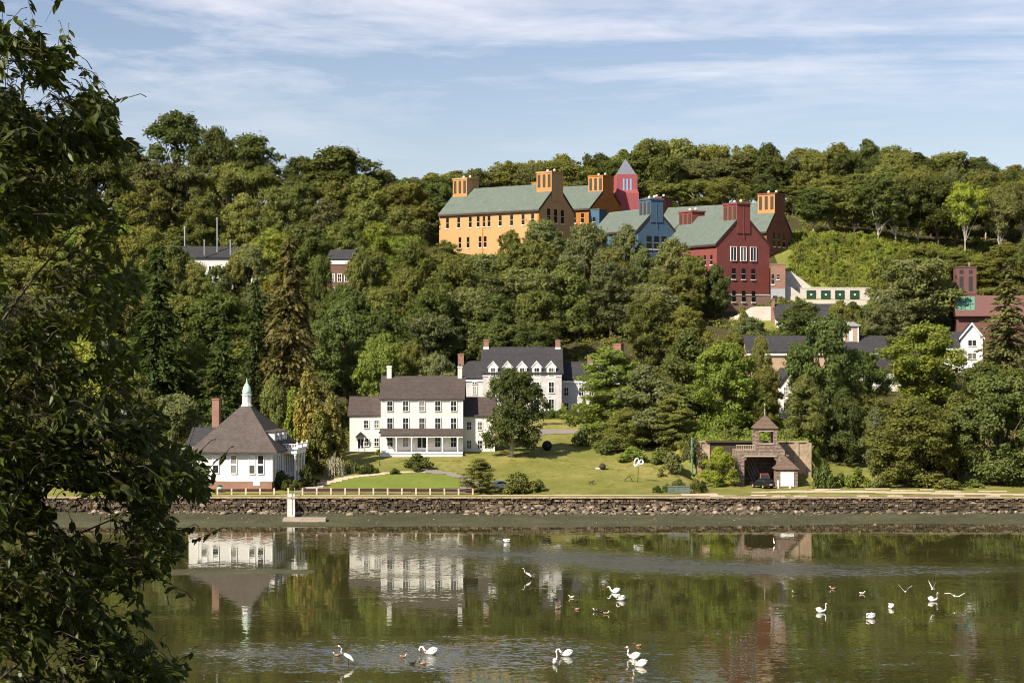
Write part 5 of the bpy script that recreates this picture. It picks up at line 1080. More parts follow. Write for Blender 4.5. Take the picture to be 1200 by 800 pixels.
# ---- trees and shrubs one can point at
BT = [
 (600, 432, 76, 297, 'lone', 'dark green', 'round dark green maple alone on the lawn, casting a long shadow', True),
 (716, 408, 104, 312, 'pine0', 'bright green', 'tall feathery layered pine right of the dormer house', False),
 (757, 428, 92, 308, 'open1', 'grey green', 'full rounded grey green tree immediately right of the tall feathery pine', False),
 (788, 462, 70, 303, 'pine1', 'olive green', 'low wide soft pine beside the lawn, left of the bright maple', False),
 (735, 478, 66, 304, 'open4', 'olive green', 'short bushy olive tree spreading low at the top edge of the lawn', False),
 (850, 402, 88, 306, 'open2', 'bright green', 'bright green maple standing left above the gatehouse', False),
 (808, 386, 95, 322, 'open1', 'mid green', 'wide mid green tree behind the bright maple', False),
 (968, 372, 96, 312, 'open3', 'deep green', 'tall dark maple right of the gatehouse, darkest of the shore trees', False),
 (943, 440, 60, 298, 'open4', 'mid green', 'leafy green tree leaning over the tan wall right of the gatehouse', False),
 (990, 455, 58, 299, 'open1', 'dark green', 'dark shadowy tree just right of the gatehouse kiosk', False),
 (1082, 380, 116, 334, 'open3', 'yellow green', 'big yellow green tree above the shore trees at right', False),
 (1068, 466, 112, 284, 'open0', 'mid green', 'large round shore tree at right with the dark car under it', False),
 (1172, 440, 125, 285, 'open2', 'deep green', 'wide dark green shore tree at the right edge', False),
 (1255, 450, 105, 285, 'open4', 'deep green', 'shore tree just beyond the right edge tree', False),
 (1120, 462, 70, 291, 'open1', 'mid green', 'green tree filling the gap between the two big shore trees', False),
 (1029, 478, 38, 288, 'wood5', 'grey green', 'slim greyish green tree left of the large round shore tree', False),
 (1180, 308, 86, 345, 'spruce1', 'brown green', 'tall dark spruce in front of the mauve building', False),
 (1074, 303, 104, 378, 'wood0', 'grey green', 'broad grey green oak below the meadow and right of the concrete wall', False),
 (1040, 345, 60, 372, 'wood1', 'grey green', 'smaller grey green oak at the right end of the concrete wall', False),
 (1131, 214, 50, 436, 'forked', 'fresh green', 'bright green tree with a forked white trunk at the wood edge', True),
 (1172, 222, 52, 438, 'airy0', 'grey green', 'thin half-bare tree with pale stems at the right wood edge', True),
 (1200, 214, 52, 440, 'airy1', 'brown green', 'second thin pale stemmed tree at the far right wood edge', True),
 (338, 282, 132, 320, 'droop', 'spruce brown', 'huge drooping brownish spruce behind the waterside hall', False),
 (185, 292, 112, 326, 'droop1', 'spruce green', 'tall dark spruce left of the huge drooping one', False),
 (262, 366, 78, 314, 'spruce1', 'spruce green', 'dark conifer directly behind the white cupola', False),
 (300, 330, 70, 326, 'droop1', 'spruce green', 'dark spruce between the cupola and the huge drooping spruce', False),
 (360, 436, 46, 290, 'column0', 'golden green', 'tallest golden cypress between the waterside hall and porch house', False),
 (388, 462, 42, 289, 'column1', 'golden green', 'golden cypress at the left corner of the porch house', False),
 (343, 455, 34, 292, 'column1', 'yellow green', 'slim yellow cypress just right of the hall dormers', False),
 (374, 478, 40, 287, 'column0', 'olive green', 'low green cypress between the two golden ones', False),
 (322, 440, 48, 296, 'wood2', 'olive green', 'olive tree rising behind the hall roof', False),
 (206, 463, 86, 288, 'open2', 'grey green', 'pale green rounded tree left of the brick hall chimney', False),
 (160, 440, 80, 300, 'open1', 'mid green', 'green tree left of the pale rounded tree, behind the near branches', False),
 (110, 400, 100, 318, 'wood1', 'yellow green', 'yellow green tree seen through the near branches', False),
 (448, 392, 60, 325, 'open0', 'bright green', 'bright green tree directly behind the left chimney of the porch house', False),
 (512, 416, 62, 326, 'open3', 'grey green', 'grey green rounded tree behind the porch house roof', False),
 (420, 400, 60, 330, 'wood3', 'deep green', 'dark green tree behind the left wing of the porch house', False),
 (486, 398, 44, 332, 'wood4', 'olive green', 'olive tree in the gap above the porch house roof ridge', False),
 (207, 132, 92, 478, 'trunky1', 'dark green', 'tallest broad-crowned tree on the left skyline', False),
 (400, 173, 92, 472, 'trunky0', 'dark green', 'broad dark oak with a pale trunk right of centre on the left skyline', True),
 (352, 184, 58, 475, 'trunky2', 'dark green', 'dark tree left of the broad pale-trunked oak on the skyline', False),
 (172, 212, 62, 440, 'trunky2', 'olive green', 'tree with a pale forked trunk on the left hillside', True),
 (638, 258, 60, 425, 'wood5', 'grey green', 'slim grey green tree in front of the ochre hall gable', False),
 (690, 262, 64, 405, 'wood3', 'grey green', 'grey green tree in front of the blue hall roof', False),
 (600, 270, 40, 430, 'wood4', 'olive green', 'small olive tree against the lower wall of the ochre hall', False),
 (790, 280, 58, 396, 'wood5', 'grey green', 'light airy tree in front of the gap between blue and maroon halls', True),
 (838, 310, 38, 393, 'wood1', 'deep green', 'dark tree at the left foot of the maroon gable', False),
 (755, 292, 52, 400, 'wood2', 'grey green', 'grey green tree in front of the blue gable', False),
 (940, 354, 74, 368, 'open4', 'deep green', 'dark green tree in front of the upper cottage', False),
 (985, 352, 40, 376, 'wood2', 'olive green', 'olive tree right of the upper cottage below the green doors', False),
 (880, 372, 46, 372, 'wood4', 'grey green', 'grey green tree left of the upper cottage, below the terrace wall', False),
 (843, 535, 46, 284, 'open1', 'fresh green', 'small bright green tree in front of the tan wall, left of the gatehouse', False),
 (170, 268, 74, 392, 'wood0', 'olive green', 'olive tree covering the left end of the pale hillside house', False),
 (203, 283, 60, 391, 'wood1', 'mid green', 'mid green tree before the left half of the pale hillside house', False),
 (292, 287, 58, 392, 'wood3', 'grey green', 'grey green tree covering the right end of the pale hillside house', False),
 (256, 312, 50, 388, 'wood4', 'deep green', 'dark tree before the middle of the pale hillside house', False),
 (236, 352, 60, 380, 'wood2', 'olive green', 'olive tree just under the brick porch of the hillside house', False),
 (376, 300, 36, 380, 'wood5', 'deep green', 'slim dark tree at the left edge of the red brick block', False),
 (420, 296, 42, 381, 'wood0', 'olive green', 'olive tree at the right edge of the red brick block', False),
 (398, 334, 50, 376, 'wood1', 'deep green', 'dark tree covering the foot of the red brick block', False),
 (118, 262, 70, 394, 'wood3', 'olive green', 'olive tree covering the foot of the tall brick stack', False),
 (560, 300, 52, 425, 'wood1', 'olive green', 'olive tree at the lower left of the ochre hall', False),
 (520, 282, 46, 428, 'wood4', 'mid green', 'mid green tree at the left corner of the ochre hall', False),
 (662, 300, 62, 398, 'wood0', 'grey green', 'grey green tree below the ochre hall gable', False),
 (716, 292, 60, 400, 'wood1', 'olive green', 'olive tree left of the blue gable', False),
 (230, 308, 46, 389, 'wood5', 'olive green', 'upright olive tree before the brick porch of the hillside house', False),
 (275, 300, 40, 390, 'wood1', 'olive green', 'olive tree before the right half of the hillside house', False),
 (180, 282, 50, 390, 'wood4', 'mid green', 'mid green tree at the left gable of the hillside house', False),
 (892, 394, 30, 344, 'wood5', 'olive green', 'slim olive tree before the left roof of the long tan house', False),
 (1012, 412, 66, 326, 'open3', 'deep green', 'dark tree between the dark maple and the big yellow green tree', False),
 (1005, 452, 60, 312, 'open1', 'olive green', 'olive tree low behind the slim grey tree', False),
 (898, 428, 40, 316, 'wood4', 'olive green', 'small olive tree left of the narrow white gable house', False),
 (892, 452, 46, 306, 'open1', 'mid green', 'green tree rising behind the gatehouse bell tower', False),
 (938, 402, 40, 330, 'wood5', 'deep green', 'slim dark tree before the middle of the long tan house', False),
 (868, 392, 50, 360, 'wood0', 'olive green', 'olive tree at the left end of the long tan house', False),
 (812, 300, 46, 392, 'wood0', 'olive green', 'olive tree before the maroon hall side windows', False),
 (772, 318, 50, 390, 'wood3', 'mid green', 'mid green tree under the blue gable', False),
 (734, 264, 54, 405, 'wood1', 'grey green', 'grey green tree before the blue hall side wall', False),
 (800, 322, 60, 388, 'wood0', 'olive green', 'olive tree before the side wall of the maroon hall', False),
]
for px, top, w, Y, pr, col, lab, pale in BT:
    if w is None: continue
    nm = 'conifer' if pr[:4] in ('spru', 'droo', 'laye', 'pine', 'colu') else 'tree'
    h = None
    if 'small bright green tree in front' in lab: h = 6.2
    plant(px, top, w, Y, pr, col, lab, 'tree', pale=pale, name=nm, h=h)
def bush(px, py, w, h, proto, col, label, group=None):
    p = hit(px, py); return plant(px, 0, w, p.y, proto, col, label, 'shrub', group, h=h*p.y/F, sink=.1)
for a in ((490,550,38,19,'shrub0','deep green','large rounded dark shrub on the lawn before the porch house door'),
  (463,555.5,14,7,'clipped','dark green','small clipped shrub at the tip of the green lawn circle'),
  (430,554,26,11,'shrub1','dark green','low dark juniper right of the weeping blue spruce'),
  (409,553,28,14,'shrub2','mid green','rounded green shrub right of the weeping blue spruce'),
  (445,533,16,7,'shrub1','yellow green','small yellow green bush by the left porch corner'),
  (605,577,46,24,'shrub1','olive green','spreading olive bush with reddish leaves right of the white car'),
  (631,575,18,14,'clipped','mid green','small round bush right of the spreading olive bush'),
  (786,553,32,23,'shrub2','grey green','grey green bush at the right end of the lawn, left of the tan wall'),
  (775,558,14,6,'shrub0','olive green','little low bush beside the grey green bush'),
  (770,577,14,8,'clipped','dark green','low dark clipped shrub left of the utility cabinet'),
  (781,576,14,9,'clipped','deep green','clipped shrub touching the left end of the utility cabinet'),
  (795,574,20,13,'clipped','mid green','clipped shrub just behind the utility cabinet'),
  (816,577,20,16,'clipped','mid green','ball clipped shrub right of the utility cabinet'),
  (823,575,12,12,'clipped','blackish green','dark clipped shrub peeking out behind the ball shrub'),
  (330,573,30,22,'shrub0','dark green','dark shrub against the shaded side of the waterside hall'),
  (358,570,24,26,'shrub2','blackish green','tall dark shrub at the portico corner of the hall'),
  (347,574,18,12,'clipped','dark green','rounded dark shrub below the hall portico'),
  (965,572,26,34,'shrub1','deep green','upright dark bush right of the kiosk'),
  (985,570,24,16,'shrub2','bright green','bright bush right of the upright dark bush'),
  (1005,571,34,24,'shrub0','bright green','leafy green shrub thicket left of the slim grey tree'),
  (1035,571,36,14,'shrub1','grey green','tall grassy bushes below the slim grey tree'),
  (1112,573,36,13,'shrub2','olive green','low olive bush right of the dark car'),
  (1140,571,30,10,'shrub0','bright green','low bright bush between the two shore trees'),
  (815,545,34,32,'shrub1','brown green','brownish bush at the left end of the tan wall'),
  (826,556,24,22,'shrub0','grey green','grey bush before the left piers of the tan wall'),
  (690,522,42,26,'shrub2','mid green','mid green bush at the left foot of the tall feathery pine'),
  (712,530,40,18,'shrub1','deep green','low dark bush under the tall feathery pine'),
  (742,539,46,16,'shrub0','bright green','ground-hugging green bush at the edge of the pine group'),
  (776,542,40,18,'shrub1','mid green','green bush under the low wide pine'),
  (210,566,40,24,'shrub2','deep green','dark bush left of the hall, behind the near branches')): bush(*a)
p = hit(562, 577.5); plant(562, 0, 48, p.y, 'pine1', 'olive green', 'small spreading pine bush left of the white car', 'shrub', h=40*p.y/F, name='pine_bush')
p = hit(393, 557); plant(393, 0, 27, p.y, 'weep', 'blue grey', 'weeping blue grey spruce beside the path', 'tree', h=25*p.y/F, name='weeping_spruce')
p = hit(416, 553.5); plant(411, 0, 22, p.y, 'weep', 'grey green', 'low drooping grey shrub behind the weeping blue spruce', 'shrub', h=15*p.y/F)
hd = thing('hedge', 'long clipped green hedge on the terrace before the dormer house', 'hedge', (0, 330.0, 0))
for i, px in enumerate(range(596, 700, 5)):
    x = wx(px, 330); c = link('foliage', PR['clipped'][0], hd, (x, prng.uniform(-.2, .2), 11.0), prng.uniform(0, 6)); c.scale = (1.25, 1.1, prng.uniform(1.9, 2.3)); c.color = (*COL['deep green'], 1)
    if i % 2 == 0: s = link('stems', PR['clipped'][1], hd, (x, 0, 11.0)); s.scale = (1, 1, 1.6)
for px, h, w in ((660,2.6,12),(672,2.0,10),(684,3.4,13),(695,3.0,14),(648,1.6,9)):
    plant(px, 0, w, 332, 'shrub%d' % (px % 3), ('yellow green', 'mid green', 'bright green')[px % 3], f'bush against the front of the dormer house, {dict(zip((648,660,672,684,695),("leftmost","second","third","fourth","rightmost")))[px]} of five', 'shrub', 'bushes along the dormer house front', h=h)
# ---- hedge-like bank above the tan wall
for i, px in enumerate(range(800, 965, 13)):
    plant(px+prng.uniform(-3, 3), 0, prng.uniform(15, 24), 298+prng.uniform(-2, 4), 'shrub%d' % (i % 3), prng.choice(['bright green', 'yellow green', 'mid green']), 'leafy shrub in the row on top of the tan retaining wall', 'shrub', 'shrubs on the bank above the tan wall', h=prng.uniform(1.0, 2.4))
# ---- scrub on the meadow
n = 0
while n < 110:
    Y = prng.uniform(412, 440); px = prng.uniform(930, 1135)
    if px > 1045 and Y < 428: continue
    n += 1; d = prng.random(); plant(px, 0, prng.uniform(9, 28), Y, 'shrub%d' % (n % 3), prng.choice(['bright green', 'yellow green', 'yellow green', 'olive green', 'fresh green']), 'low green scrub bush on the sunny meadow above the concrete wall', 'shrub', 'scrub bushes on the meadow', h=prng.uniform(.7, 2.8))
for i in range(46):
    Y = prng.uniform(372, 403); px = prng.uniform(858, 1045)
    if 897 < px < 992 and 380 < Y < 398: continue
    plant(px, 0, prng.uniform(14, 30), Y, 'shrub%d' % (i % 3), prng.choice(['yellow green', 'olive green', 'mid green', 'deep green', 'grey green']), 'leafy bush on the overgrown bank below the concrete walls', 'shrub', 'bushes on the bank below the concrete walls', h=prng.uniform(1.2, 3.6))
# ---- the woods, row behind row
BLD = [(505,690,436,470),(585,745,462,486),(712,756,474,488),(688,800,408,436),(785,916,396,430),(750,935,421,462),(175,310,398,414),(382,413,384,400),(112,134,398,408),
       (860,1050,346,364),(900,990,382,395),(895,1040,398,412),(1110,1210,346,388),(905,945,316,334),(1020,1080,318,332),(690,728,350,368),(530,705,325,350),(855,900,385,398)]
def poly(p, u):
    if u <= p[0][0]: return p[0][1]
    for (a, b), (c, d) in zip(p, p[1:]):
        if u <= c: return b+(d-b)*(u-a)/(c-a)
    return p[-1][1]
ROWS = [
 # Y, px range, spacing, width, tops, protos, colours, phrase, landmarks
 (338, -60, 330, 52, 74, [(-60,390),(60,400),(130,395),(200,390),(240,400),(330,400)], ['wood0','wood2','wood4'], ['olive green','mid green','deep green','yellow green'], 'low in the left hillside wood', [(60,'behind near branches'),(200,'left of the cupola'),(999,'above the waterside hall')]),
 (352, 395, 720, 42, 62, [(395,360),(450,368),(520,372),(560,380),(600,378),(660,380),(720,372)], ['wood0','wood1','wood3','wood4','open3'], ['olive green','mid green','deep green','grey green'], 'just behind the white houses', [(450,'behind the left wing'),(560,'above the porch house'),(660,'above the dormer house'),(999,'above the feathery pines')]),
 (360, -80, 330, 50, 72, [(-80,330),(60,345),(130,335),(200,345),(240,352),(330,330)], ['wood0','wood1','wood2','wood5'], ['olive green','brown green','deep green','grey green'], 'midway up the left hillside', [(60,'behind near branches'),(200,'left of hillside house'),(999,'below hillside house')]),
 (364, 395, 870, 44, 62, [(395,330),(450,335),(520,335),(560,340),(640,338),(700,345),(760,350),(800,360),(840,368),(870,385)], ['wood0','wood1','wood3','wood4','wood5'], ['olive green','mid green','grey green','deep green'], 'mid slope under the halls', [(470,'at its left end'),(560,'above the porch house'),(660,'above the dormer house'),(740,'below the blue hall'),(999,'below the maroon hall')]),
 (380, 420, 845, 44, 60, [(420,312),(500,312),(560,315),(620,308),(680,300),(740,318),(800,340),(845,360)], ['wood0','wood1','wood2','wood4','wood5'], ['olive green','mid green','grey green','brown green'], 'high slope under the halls', [(500,'left of the ochre hall'),(620,'below the ochre hall'),(740,'below the blue hall'),(999,'below the maroon hall')]),
 (384, -80, 370, 46, 62, [(-80,300),(100,310),(180,322),(205,346),(240,350),(262,326),(300,318),(370,318)], ['wood0','wood1','wood2'], ['olive green','deep green','mid green'], 'below the hillside house', [(120,'far left'),(240,'left of its porch'),(999,'right of its porch')]),
 (398, 415, 660, 42, 56, [(415,292),(460,286),(500,285),(545,296),(580,302),(620,285),(660,272)], ['wood0','wood3','wood4','wood1'], ['olive green','mid green','grey green'], 'at the ochre hall foot', [(500,'left of the hall'),(580,'under its lower windows'),(999,'under its gable')]),
 (418, 310, 505, 40, 54, [(310,272),(370,262),(420,262),(470,268),(505,276)], ['wood0','wood3','wood4','wood1'], ['olive green','mid green','yellow green','bright green'], 'left of ochre hall', [(380,'above the drooping spruce'),(440,'above the brick block'),(999,'nearest the hall')]),
 (420, -80, 320, 44, 56, [(-80,250),(100,262),(180,268),(230,272),(320,262)], ['wood0','wood2','wood4','wood1'], ['olive green','yellow green','mid green','bright green'], 'above the hillside house', [(120,'far left'),(220,'over its left half'),(999,'over its right half')]),
 (440, -80, 510, 42, 58, [(-80,215),(100,228),(150,238),(200,232),(260,222),(330,222),(400,235),(470,240),(510,250)], ['wood0','wood1','wood2','wood3'], ['olive green','mid green','brown green','olive green'], 'in the upper left wood', [(140,'behind near branches'),(280,'below the tallest tree'),(400,'below the broad oak'),(999,'left of the ochre hall')]),
 (458, -80, 500, 42, 60, [(-80,185),(100,190),(170,190),(230,188),(290,190),(340,205),(400,212),(470,215),(500,225)], ['wood0','wood1','wood3','trunky1'], ['olive green','brown green','olive green','dark green'], 'just below the left skyline', [(140,'behind near branches'),(280,'under the tallest tree'),(400,'under the broad oak'),(999,'left of the ochre hall')]),
 (477, -80, 505, 38, 60, [(-80,160),(60,165),(120,160),(165,168),(250,150),(290,160),(320,185),(440,196),(470,198),(505,212)], ['trunky0','wood1','trunky1','wood3'], ['olive green','dark green','brown green'], 'on the left skyline', [(140,'behind near branches'),(300,'beside the tallest tree'),(440,'beside the broad oak'),(999,'left of the ochre hall')]),
 (474, 500, 592, 34, 50, [(500,222),(560,218),(592,222)], ['wood0','wood1','wood3'], ['olive green','deep green'], 'close behind the ochre hall roof', [(999,'near its left tower')]),
 (478, 760, 945, 36, 48, [(760,215),(800,212),(860,208),(900,210),(945,212)], ['trunky0','trunky1','trunky2','airy1'], ['olive green','dark green','grey green'], 'close behind the russet hall', [(840,'above its left tower'),(999,'above its right tower')]),
 (494, 500, 960, 34, 50, [(500,210),(560,202),(620,196),(700,186),(740,182),(800,182),(880,182),(960,186)], ['wood0','trunky1','trunky0','wood3'], ['olive green','brown green','dark green'], 'behind the halls', [(600,'behind the ochre hall'),(720,'behind the terracotta hall'),(800,'right of the pink tower'),(999,'behind the russet hall')]),
 (516, 490, 960, 34, 52, [(490,212),(540,202),(580,194),(620,186),(660,178),(720,174),(770,166),(850,170),(900,168),(960,176)], ['wood0','wood1','wood3','wood2'], ['olive green','olive green','dark green'], 'on the skyline behind halls', [(600,'above the ochre hall'),(720,'above the terracotta hall'),(800,'right of the pink spire'),(999,'above the russet hall')]),
 (443, 930, 1290, 24, 44, [(930,216),(980,222),(1040,205),(1100,212),(1150,228),(1200,222),(1290,222)], ['trunky0','trunky1','trunky2','trunky2'], ['olive green','dark green','mid green','deep green'], 'at the meadow wood edge', [(980,'beside russet hall'),(1060,'above the green doors'),(1130,'left of white-trunked tree'),(999999,'right of white-trunked tree')]),
 (458, 935, 1290, 30, 46, [(935,205),(1000,198),(1060,196),(1120,206),(1200,208),(1290,208)], ['trunky0','wood3','trunky1','wood0'], ['olive green','dark green','mid green'], 'second row over meadow', [(1000,'beside russet hall'),(1080,'above the green doors'),(999999,'toward the right edge')]),
 (478, 940, 1300, 32, 50, [(940,186),(1000,182),(1060,186),(1120,194),(1200,198),(1300,200)], ['wood0','wood3','wood1','trunky1'], ['olive green','dark green','brown green'], 'under the right skyline', [(1000,'beside russet hall'),(1080,'above the green doors'),(999999,'toward the right edge')]),
 (505, 945, 1300, 34, 54, [(945,174),(1010,164),(1060,172),(1100,182),(1150,186),(1200,190),(1300,192)], ['wood0','wood1','wood2','wood3'], ['olive green','olive green','dark green'], 'on the right-hand skyline', [(1020,'meadow left side'),(1100,'above the green doors'),(999999,'toward the right edge')]),
 (356, 1150, 1290, 40, 60, [(1150,340),(1200,350),(1290,350)], ['wood0','wood2'], ['olive green','mid green'], 'behind the mauve building', [(999999,'at the right edge')]),
 (392, 1050, 1290, 40, 58, [(1050,300),(1085,305),(1100,330),(1160,345),(1200,300),(1290,300)], ['wood0','wood2','wood4'], ['olive green','mid green','deep green'], 'near the mauve tower', [(1110,'left of its tower'),(999999,'right of its tower')]),
 (418, 1080, 1290, 36, 54, [(1080,292),(1120,300),(1165,296),(1200,270),(1290,262)], ['wood0','wood2','wood4'], ['olive green','mid green','bright green'], 'below white-trunked tree', [(1150,'left of thin trees'),(999999,'under thin trees')]),
 (330, 820, 1290, 46, 66, [(820,415),(860,432),(900,440),(950,440),(1000,420),(1060,430),(1120,425),(1160,432),(1200,425),(1290,425)], ['open0','wood1','open2','wood4'], ['mid green','deep green','olive green'], 'behind the right shore trees', [(900,'left of the dark maple'),(1000,'behind the dark maple'),(1110,'under yellow green tree'),(999999,'right of white tall house')]),
 (370, 1000, 1120, 40, 56, [(1000,372),(1060,380),(1120,388)], ['wood1','wood2'], ['yellow green','olive green'], 'behind the big yellow green tree', [(999999,'near the roof cupola')]),
]
FORM = {'wood0':'spreading','wood1':'rounded','wood2':'domed','wood3':'broad','wood4':'full','wood5':'upright','trunky0':'tall-stemmed','trunky1':'long-trunked','trunky2':'narrow','airy1':'thin','airy0':'thin','open0':'bushy','open2':'low','open3':'wide','open1':'domed'}
AUTO = []
for Y, a, b, sp, w, tops, protos, cols, ph, lm in ROWS:
    px = a+prng.uniform(0, sp*.5)
    while px < b:
        yy = Y+prng.uniform(-5, 5); ww = w*prng.uniform(1.0, 1.42); rad = ww*.28
        ok = all(not (p0-rad < px < p1+rad and y0-3 < yy < y1+3) for p0, p1, y0, y1 in BLD)
        ok = ok and all(not (abs(px-q[0]) < (ww+q[2])*.22 and abs(yy-q[1]) < 7) for q in PLACED[:len(BT)])
        if ok:
            pr = prng.choice(protos); col = prng.choice(cols); t = poly(tops, px)+prng.uniform(-6, 7)
            where = next(s for m_, s in lm if px <= m_)
            o = plant(px, t, ww, yy, pr, col, 'x', 'tree', 'trees of the wood '+ph if not ph.startswith('trees') else ph, pale=(pr[:3] in ('tru', 'air') and prng.random() < .4), jit=.2)
            AUTO.append((px, f'{col} {FORM[pr]} tree {ph}, {where}', o))
        px += sp*prng.uniform(.8, 1.2)
byl = {}
for px, l, o in AUTO: byl.setdefault(l, []).append((px, o))
for l, g in byl.items():
    g.sort(key=lambda t: t[0])
    for i, (px, o) in enumerate(g):
        o['label'] = l if len(g) == 1 else l+' ('+({2: ['left one', 'right one'], 3: ['left one', 'middle one', 'right one']}.get(len(g)) or ['leftmost']+['%s from left' % w_ for w_ in ('second','third','fourth','fifth','sixth','seventh')][:len(g)-2]+['rightmost'])[i]+')'
[o_.__setitem__('label', ' '.join(o_['label'].replace('close behind', 'behind').replace('tall-stemmed', 'tall').replace(', above its', ', over').split())) for px_, l_, o_ in AUTO if len(o_['label'].split()) > 16]
[print('LONG', o_['label']) for o_ in bpy.data.objects if len(str(o_.get('label', '')).split()) > 16]
print('TREES', len(AUTO)+len(BT))

# ------------------------------------------------------------------ undergrowth of the woods
rg = np.random.default_rng(5); uc = []
while len(uc) < 9000:
    Y = rg.uniform(301, 545)**1.0; u = rg.uniform(-120, 1320)
    if 520 < u < 735 and Y < 335: continue
    if 395 < u < 640 and Y < 312: continue
    if 905 < u < 1120 and 400 < Y < 443: continue
    if 800 < u < 960 and Y < 318: continue
    if u > 860 and u < 1045 and 372 < Y < 408: continue
    if any(p0-3 < u < p1+3 and y0 < Y < y1 for p0, p1, y0, y1 in BLD): continue
    x = wx(u, Y); uc.append((x, Y, terr(x, Y)))
uc = np.array(uc); n = len(uc); V = []
for k in range(26):
    r = rg.uniform(.5, 1.5, (n, 1)); d = nrmz(rg.normal(0, 1, (n, 3))+np.array([0, -.2, .8])); d[:, 2] = np.abs(d[:, 2])
    V.append(leaves(uc+d*r*np.array([1.2, 1.2, .9]), d, .30, rg))
V = np.concatenate(V); o = link('undergrowth', np_mesh('undergrowth', V, np.arange(len(V)).reshape(-1, 4), M['leaf'])); o.color = (*COL['olive green'], 1)
tag(o, 'low leafy undergrowth covering the wooded hillside between the trunks', 'undergrowth', kind='stuff')

# tall grass and weeds on the open slopes
def tufts(name, label, n, ok, ulo, uhi, ylo, yhi, col, hgt=.45):
    rg = np.random.default_rng(9); pts = []
    while len(pts) < n:
        Y = rg.uniform(ylo, yhi); u = rg.uniform(ulo, uhi)
        if not ok(u, Y) or noise.noise(Vector((u*.06, Y*.25, 2.0))) < -.28: continue
        x = wx(u, Y); pts.append((x, Y, terr(x, Y)))
    P = np.array(pts); V = []
    for k in range(9):
        c = P+np.stack([rg.normal(0, .35, n), rg.normal(0, .35, n), np.abs(rg.normal(0, hgt, n))], 1)
        V.append(leaves(c, np.array([[0, -.2, .6]]).repeat(n, 0), .26, rg, .2, .6, .4, np.array([[0, 0, .8]]).repeat(n, 0)))
    V = np.concatenate(V); o = link(name, np_mesh(name, V, np.arange(len(V)).reshape(-1, 4), M['tuft'])); o.color = (*col, 1); tag(o, label, name.replace('_', ' '), kind='stuff')
tufts('meadow_grass', 'tall grass and weeds covering the sunny meadow below the ridge wood', 8500, lambda u, Y: not (u > 1045 and Y < 424), 925, 1150, 409, 444, (.205, .235, .055))
tufts('bank_weeds', 'rough grass and weeds on the bank below the concrete walls', 4500, lambda u, Y: not (897 < u < 995 and 382 < Y < 395) and not (845 < u < 910 and Y > 390), 856, 1048, 368, 405, COL['olive green'])
tufts('wall_top_grass', 'rough grass on the bank above the tan retaining wall', 1500, lambda u, Y: True, 800, 962, 292.8, 318, COL['bright green'], .3)

# ------------------------------------------------------------------ the near tree at the left edge
rg = np.random.default_rng(11)
NT = thing('near_tree', 'dark leafy tree close to the viewer along the left edge, long pointed leaves', 'tree', (-10.5, 26, terr(-10.5, 26)-.3))
OUT = [(-420,-260),(-40,-260),(-10,-60),(0,15),(18,0),(22,14),(6,26),(40,28),(62,26),(85,52),(74,78),(72,100),(100,112),(128,88),(134,120),(140,152),(166,170),(155,212),(132,240),(142,262),(118,290),(150,300),(168,330),(162,350),(138,372),(112,392),(158,392),(160,415),(150,440),(182,470),(200,505),(232,528),(246,562),(226,590),(205,612),(212,648),(196,668),(160,668),(150,690),(172,722),(150,732),(136,742),(190,756),(216,782),(205,800),(150,830),(0,900),(-420,900)]
def inpoly(x, y, P):
    c = False; j = len(P)-1
    for i in range(len(P)):
        (xi, yi), (xj, yj) = P[i], P[j]
        if (yi > y) != (yj > y) and x < (xj-xi)*(y-yi)/(yj-yi)+xi: c = not c
        j = i
    return c
HOLES = [(40,775,60,20),(105,625,20,16),(8,370,22,14),(120,690,14,14),(60,345,20,16),(150,610,22,14),(95,215,14,30),(30,15,24,14)]
tw = []; target = 5400
while len(tw) < target:
    off = rg.random() < .22  # unseen leaves outside the frame, added to shade the visible crown
    px = rg.uniform(-400, 0) if off else rg.uniform(-10, 250)
    py = rg.uniform(-250, 880)
    if not inpoly(px, py, OUT): continue
    if noise.noise(Vector((px/52., py/44., 3.1)))+.5*noise.noise(Vector((px/22., py/20., 7.7))) > (.04 if py > 430 else -.02) + (.11 if off else 0): continue
    if any(((px-a)/c)**2+((py-b)/d)**2 < 1 for a, b, c, d in HOLES): continue
    if not off:
        edge = max((x for x in range(0, 260, 6) if inpoly(x, py, OUT)), default=0)
        if 190 < py < 420 and px > 40 and rg.random() < .45: continue
        if edge-px < 14 and rg.random() < .35: continue
    Y = 26+rg.uniform(-2.2, 2.6) if not off else 24+rg.uniform(-6, 4)
    tw.append((px, py, Y))
V = []; Q = []; k = 0; tb = MB(); nl = 0
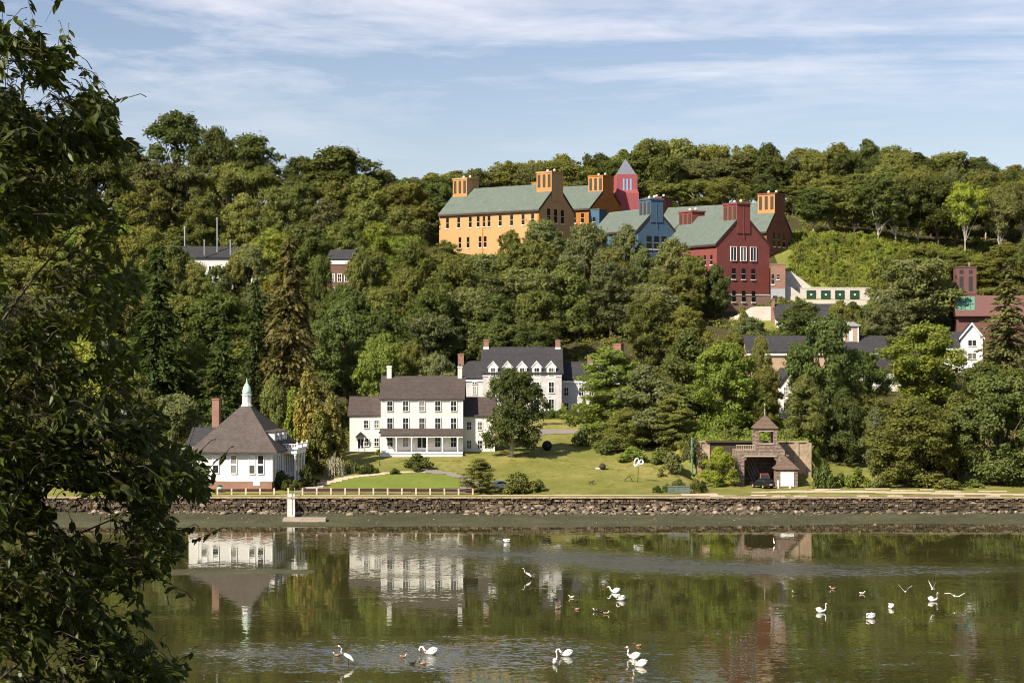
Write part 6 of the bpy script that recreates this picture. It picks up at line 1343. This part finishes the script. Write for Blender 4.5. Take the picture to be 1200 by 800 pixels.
for px, py, Y in tw:
    p = np.array([wx(px, Y), Y, wz(py, Y)])
    d = np.array([.55+rg.normal(0, .45), rg.normal(0, .55), -.12+rg.normal(0, .38)]); d /= np.linalg.norm(d)
    Lt = rg.uniform(.35, .75); s = p-d*Lt
    if px > -20: tb.tube([s-d*.1+np.array([0, 0, -.02]), s+np.array([0, 0, .03]), p-d*Lt*.18+np.array([0, 0, -.04])], [.008, .006, .002], 4, False)
    for i in range(rg.integers(9, 15)):
        u = rg.random()**.7 if i > 2 else 1.0; c = s+d*Lt*u+np.array([0, 0, -.06*u*u])
        sd = np.cross(d, [0, 0, 1.]); sd /= np.linalg.norm(sd)+1e-6
        ld = d*rg.uniform(.35, .9)+sd*(1 if i % 2 else -1)*rg.uniform(.3, .9)+np.array([0, 0, rg.uniform(-.75, .15)]); ld /= np.linalg.norm(ld)
        ln = rg.uniform(.11, .21); wd = ln*rg.uniform(.21, .30)
        nr = np.array([rg.normal(0, .5), rg.normal(0, .5), 1.]); b = np.cross(ld, nr); b /= np.linalg.norm(b)+1e-6; nn = np.cross(b, ld)
        dr = np.array([0, 0, -.12*ln])
        V += [c, c+ld*ln*.35+b*wd-nn*-wd*.25, c+ld*ln*.38, c+ld*ln*.35-b*wd+nn*wd*.25, c+ld*ln*.72+b*wd*.7+nn*wd*.18+dr*.5, c+ld*ln*.74+dr*.5, c+ld*ln*.72-b*wd*.7+nn*wd*.18+dr*.5, c+ld*ln+dr]
        Q += [(k, k+1, k+2, k+2), (k, k+2, k+3, k+3), (k+1, k+4, k+5, k+2), (k+2, k+5, k+6, k+3), (k+4, k+7, k+5, k+5), (k+5, k+7, k+6, k+6)]; k += 8; nl += 1
fs = [tuple(dict.fromkeys(q)) for q in Q]
me = bpy.data.meshes.new('leaves'); off0 = np.array([-10.5, 26, NT.location.z])
me.from_pydata([tuple(v-off0) for v in V], [], fs); me.materials.append(M['nearleaf']); me.update()
lo = link('leaves', me, NT); lo.color = (.072, .092, .022, 1)
b0 = Vector((0, 0, 0)); trunk = MB(); o3 = Vector(off0)
trunk.tube([(0,0,-.5),(.1,0,1),(.3,.1,6),(.6,0,11),(.9,.2,16),(1.0,.1,21),(1.2,0,26)], [.42,.34,.28,.22,.16,.10,.04], 10)
for z0, px, py, Y in ((6,160,560,26),(7,215,780,25.5),(6.5,120,700,26.8),(8,200,640,26),(9,225,545,26.4),(8,90,600,25),(10,150,410,26),(11,120,330,27),(12,150,190,26),(13,90,120,25.6),(14,130,140,26.6),(15,60,60,26),(16,10,10,26.3),(10,60,300,25.4),(9,60,470,25.2),(7,20,770,25)):
    s = Vector((.3+z0*.04, 0, z0-1)); e = s.lerp(Vector((wx(px, Y), Y, wz(py, Y)))-o3, .84); m_ = s.lerp(e, .5)+Vector((0, 0, rg.uniform(-.2, .7)))
    trunk.tube([s, s.lerp(m_, .55)+Vector((0,0,.15)), m_, m_.lerp(e, .6)+Vector((0,0,.1)), e], [.06, .045, .032, .018, .006], 6)
tb.v = [tuple(Vector(v)-o3) for v in tb.v]; trunk.add(tb.v, tb.f); trunk.build('trunk', M['bark'], NT, True); pass
print('near leaves', nl)
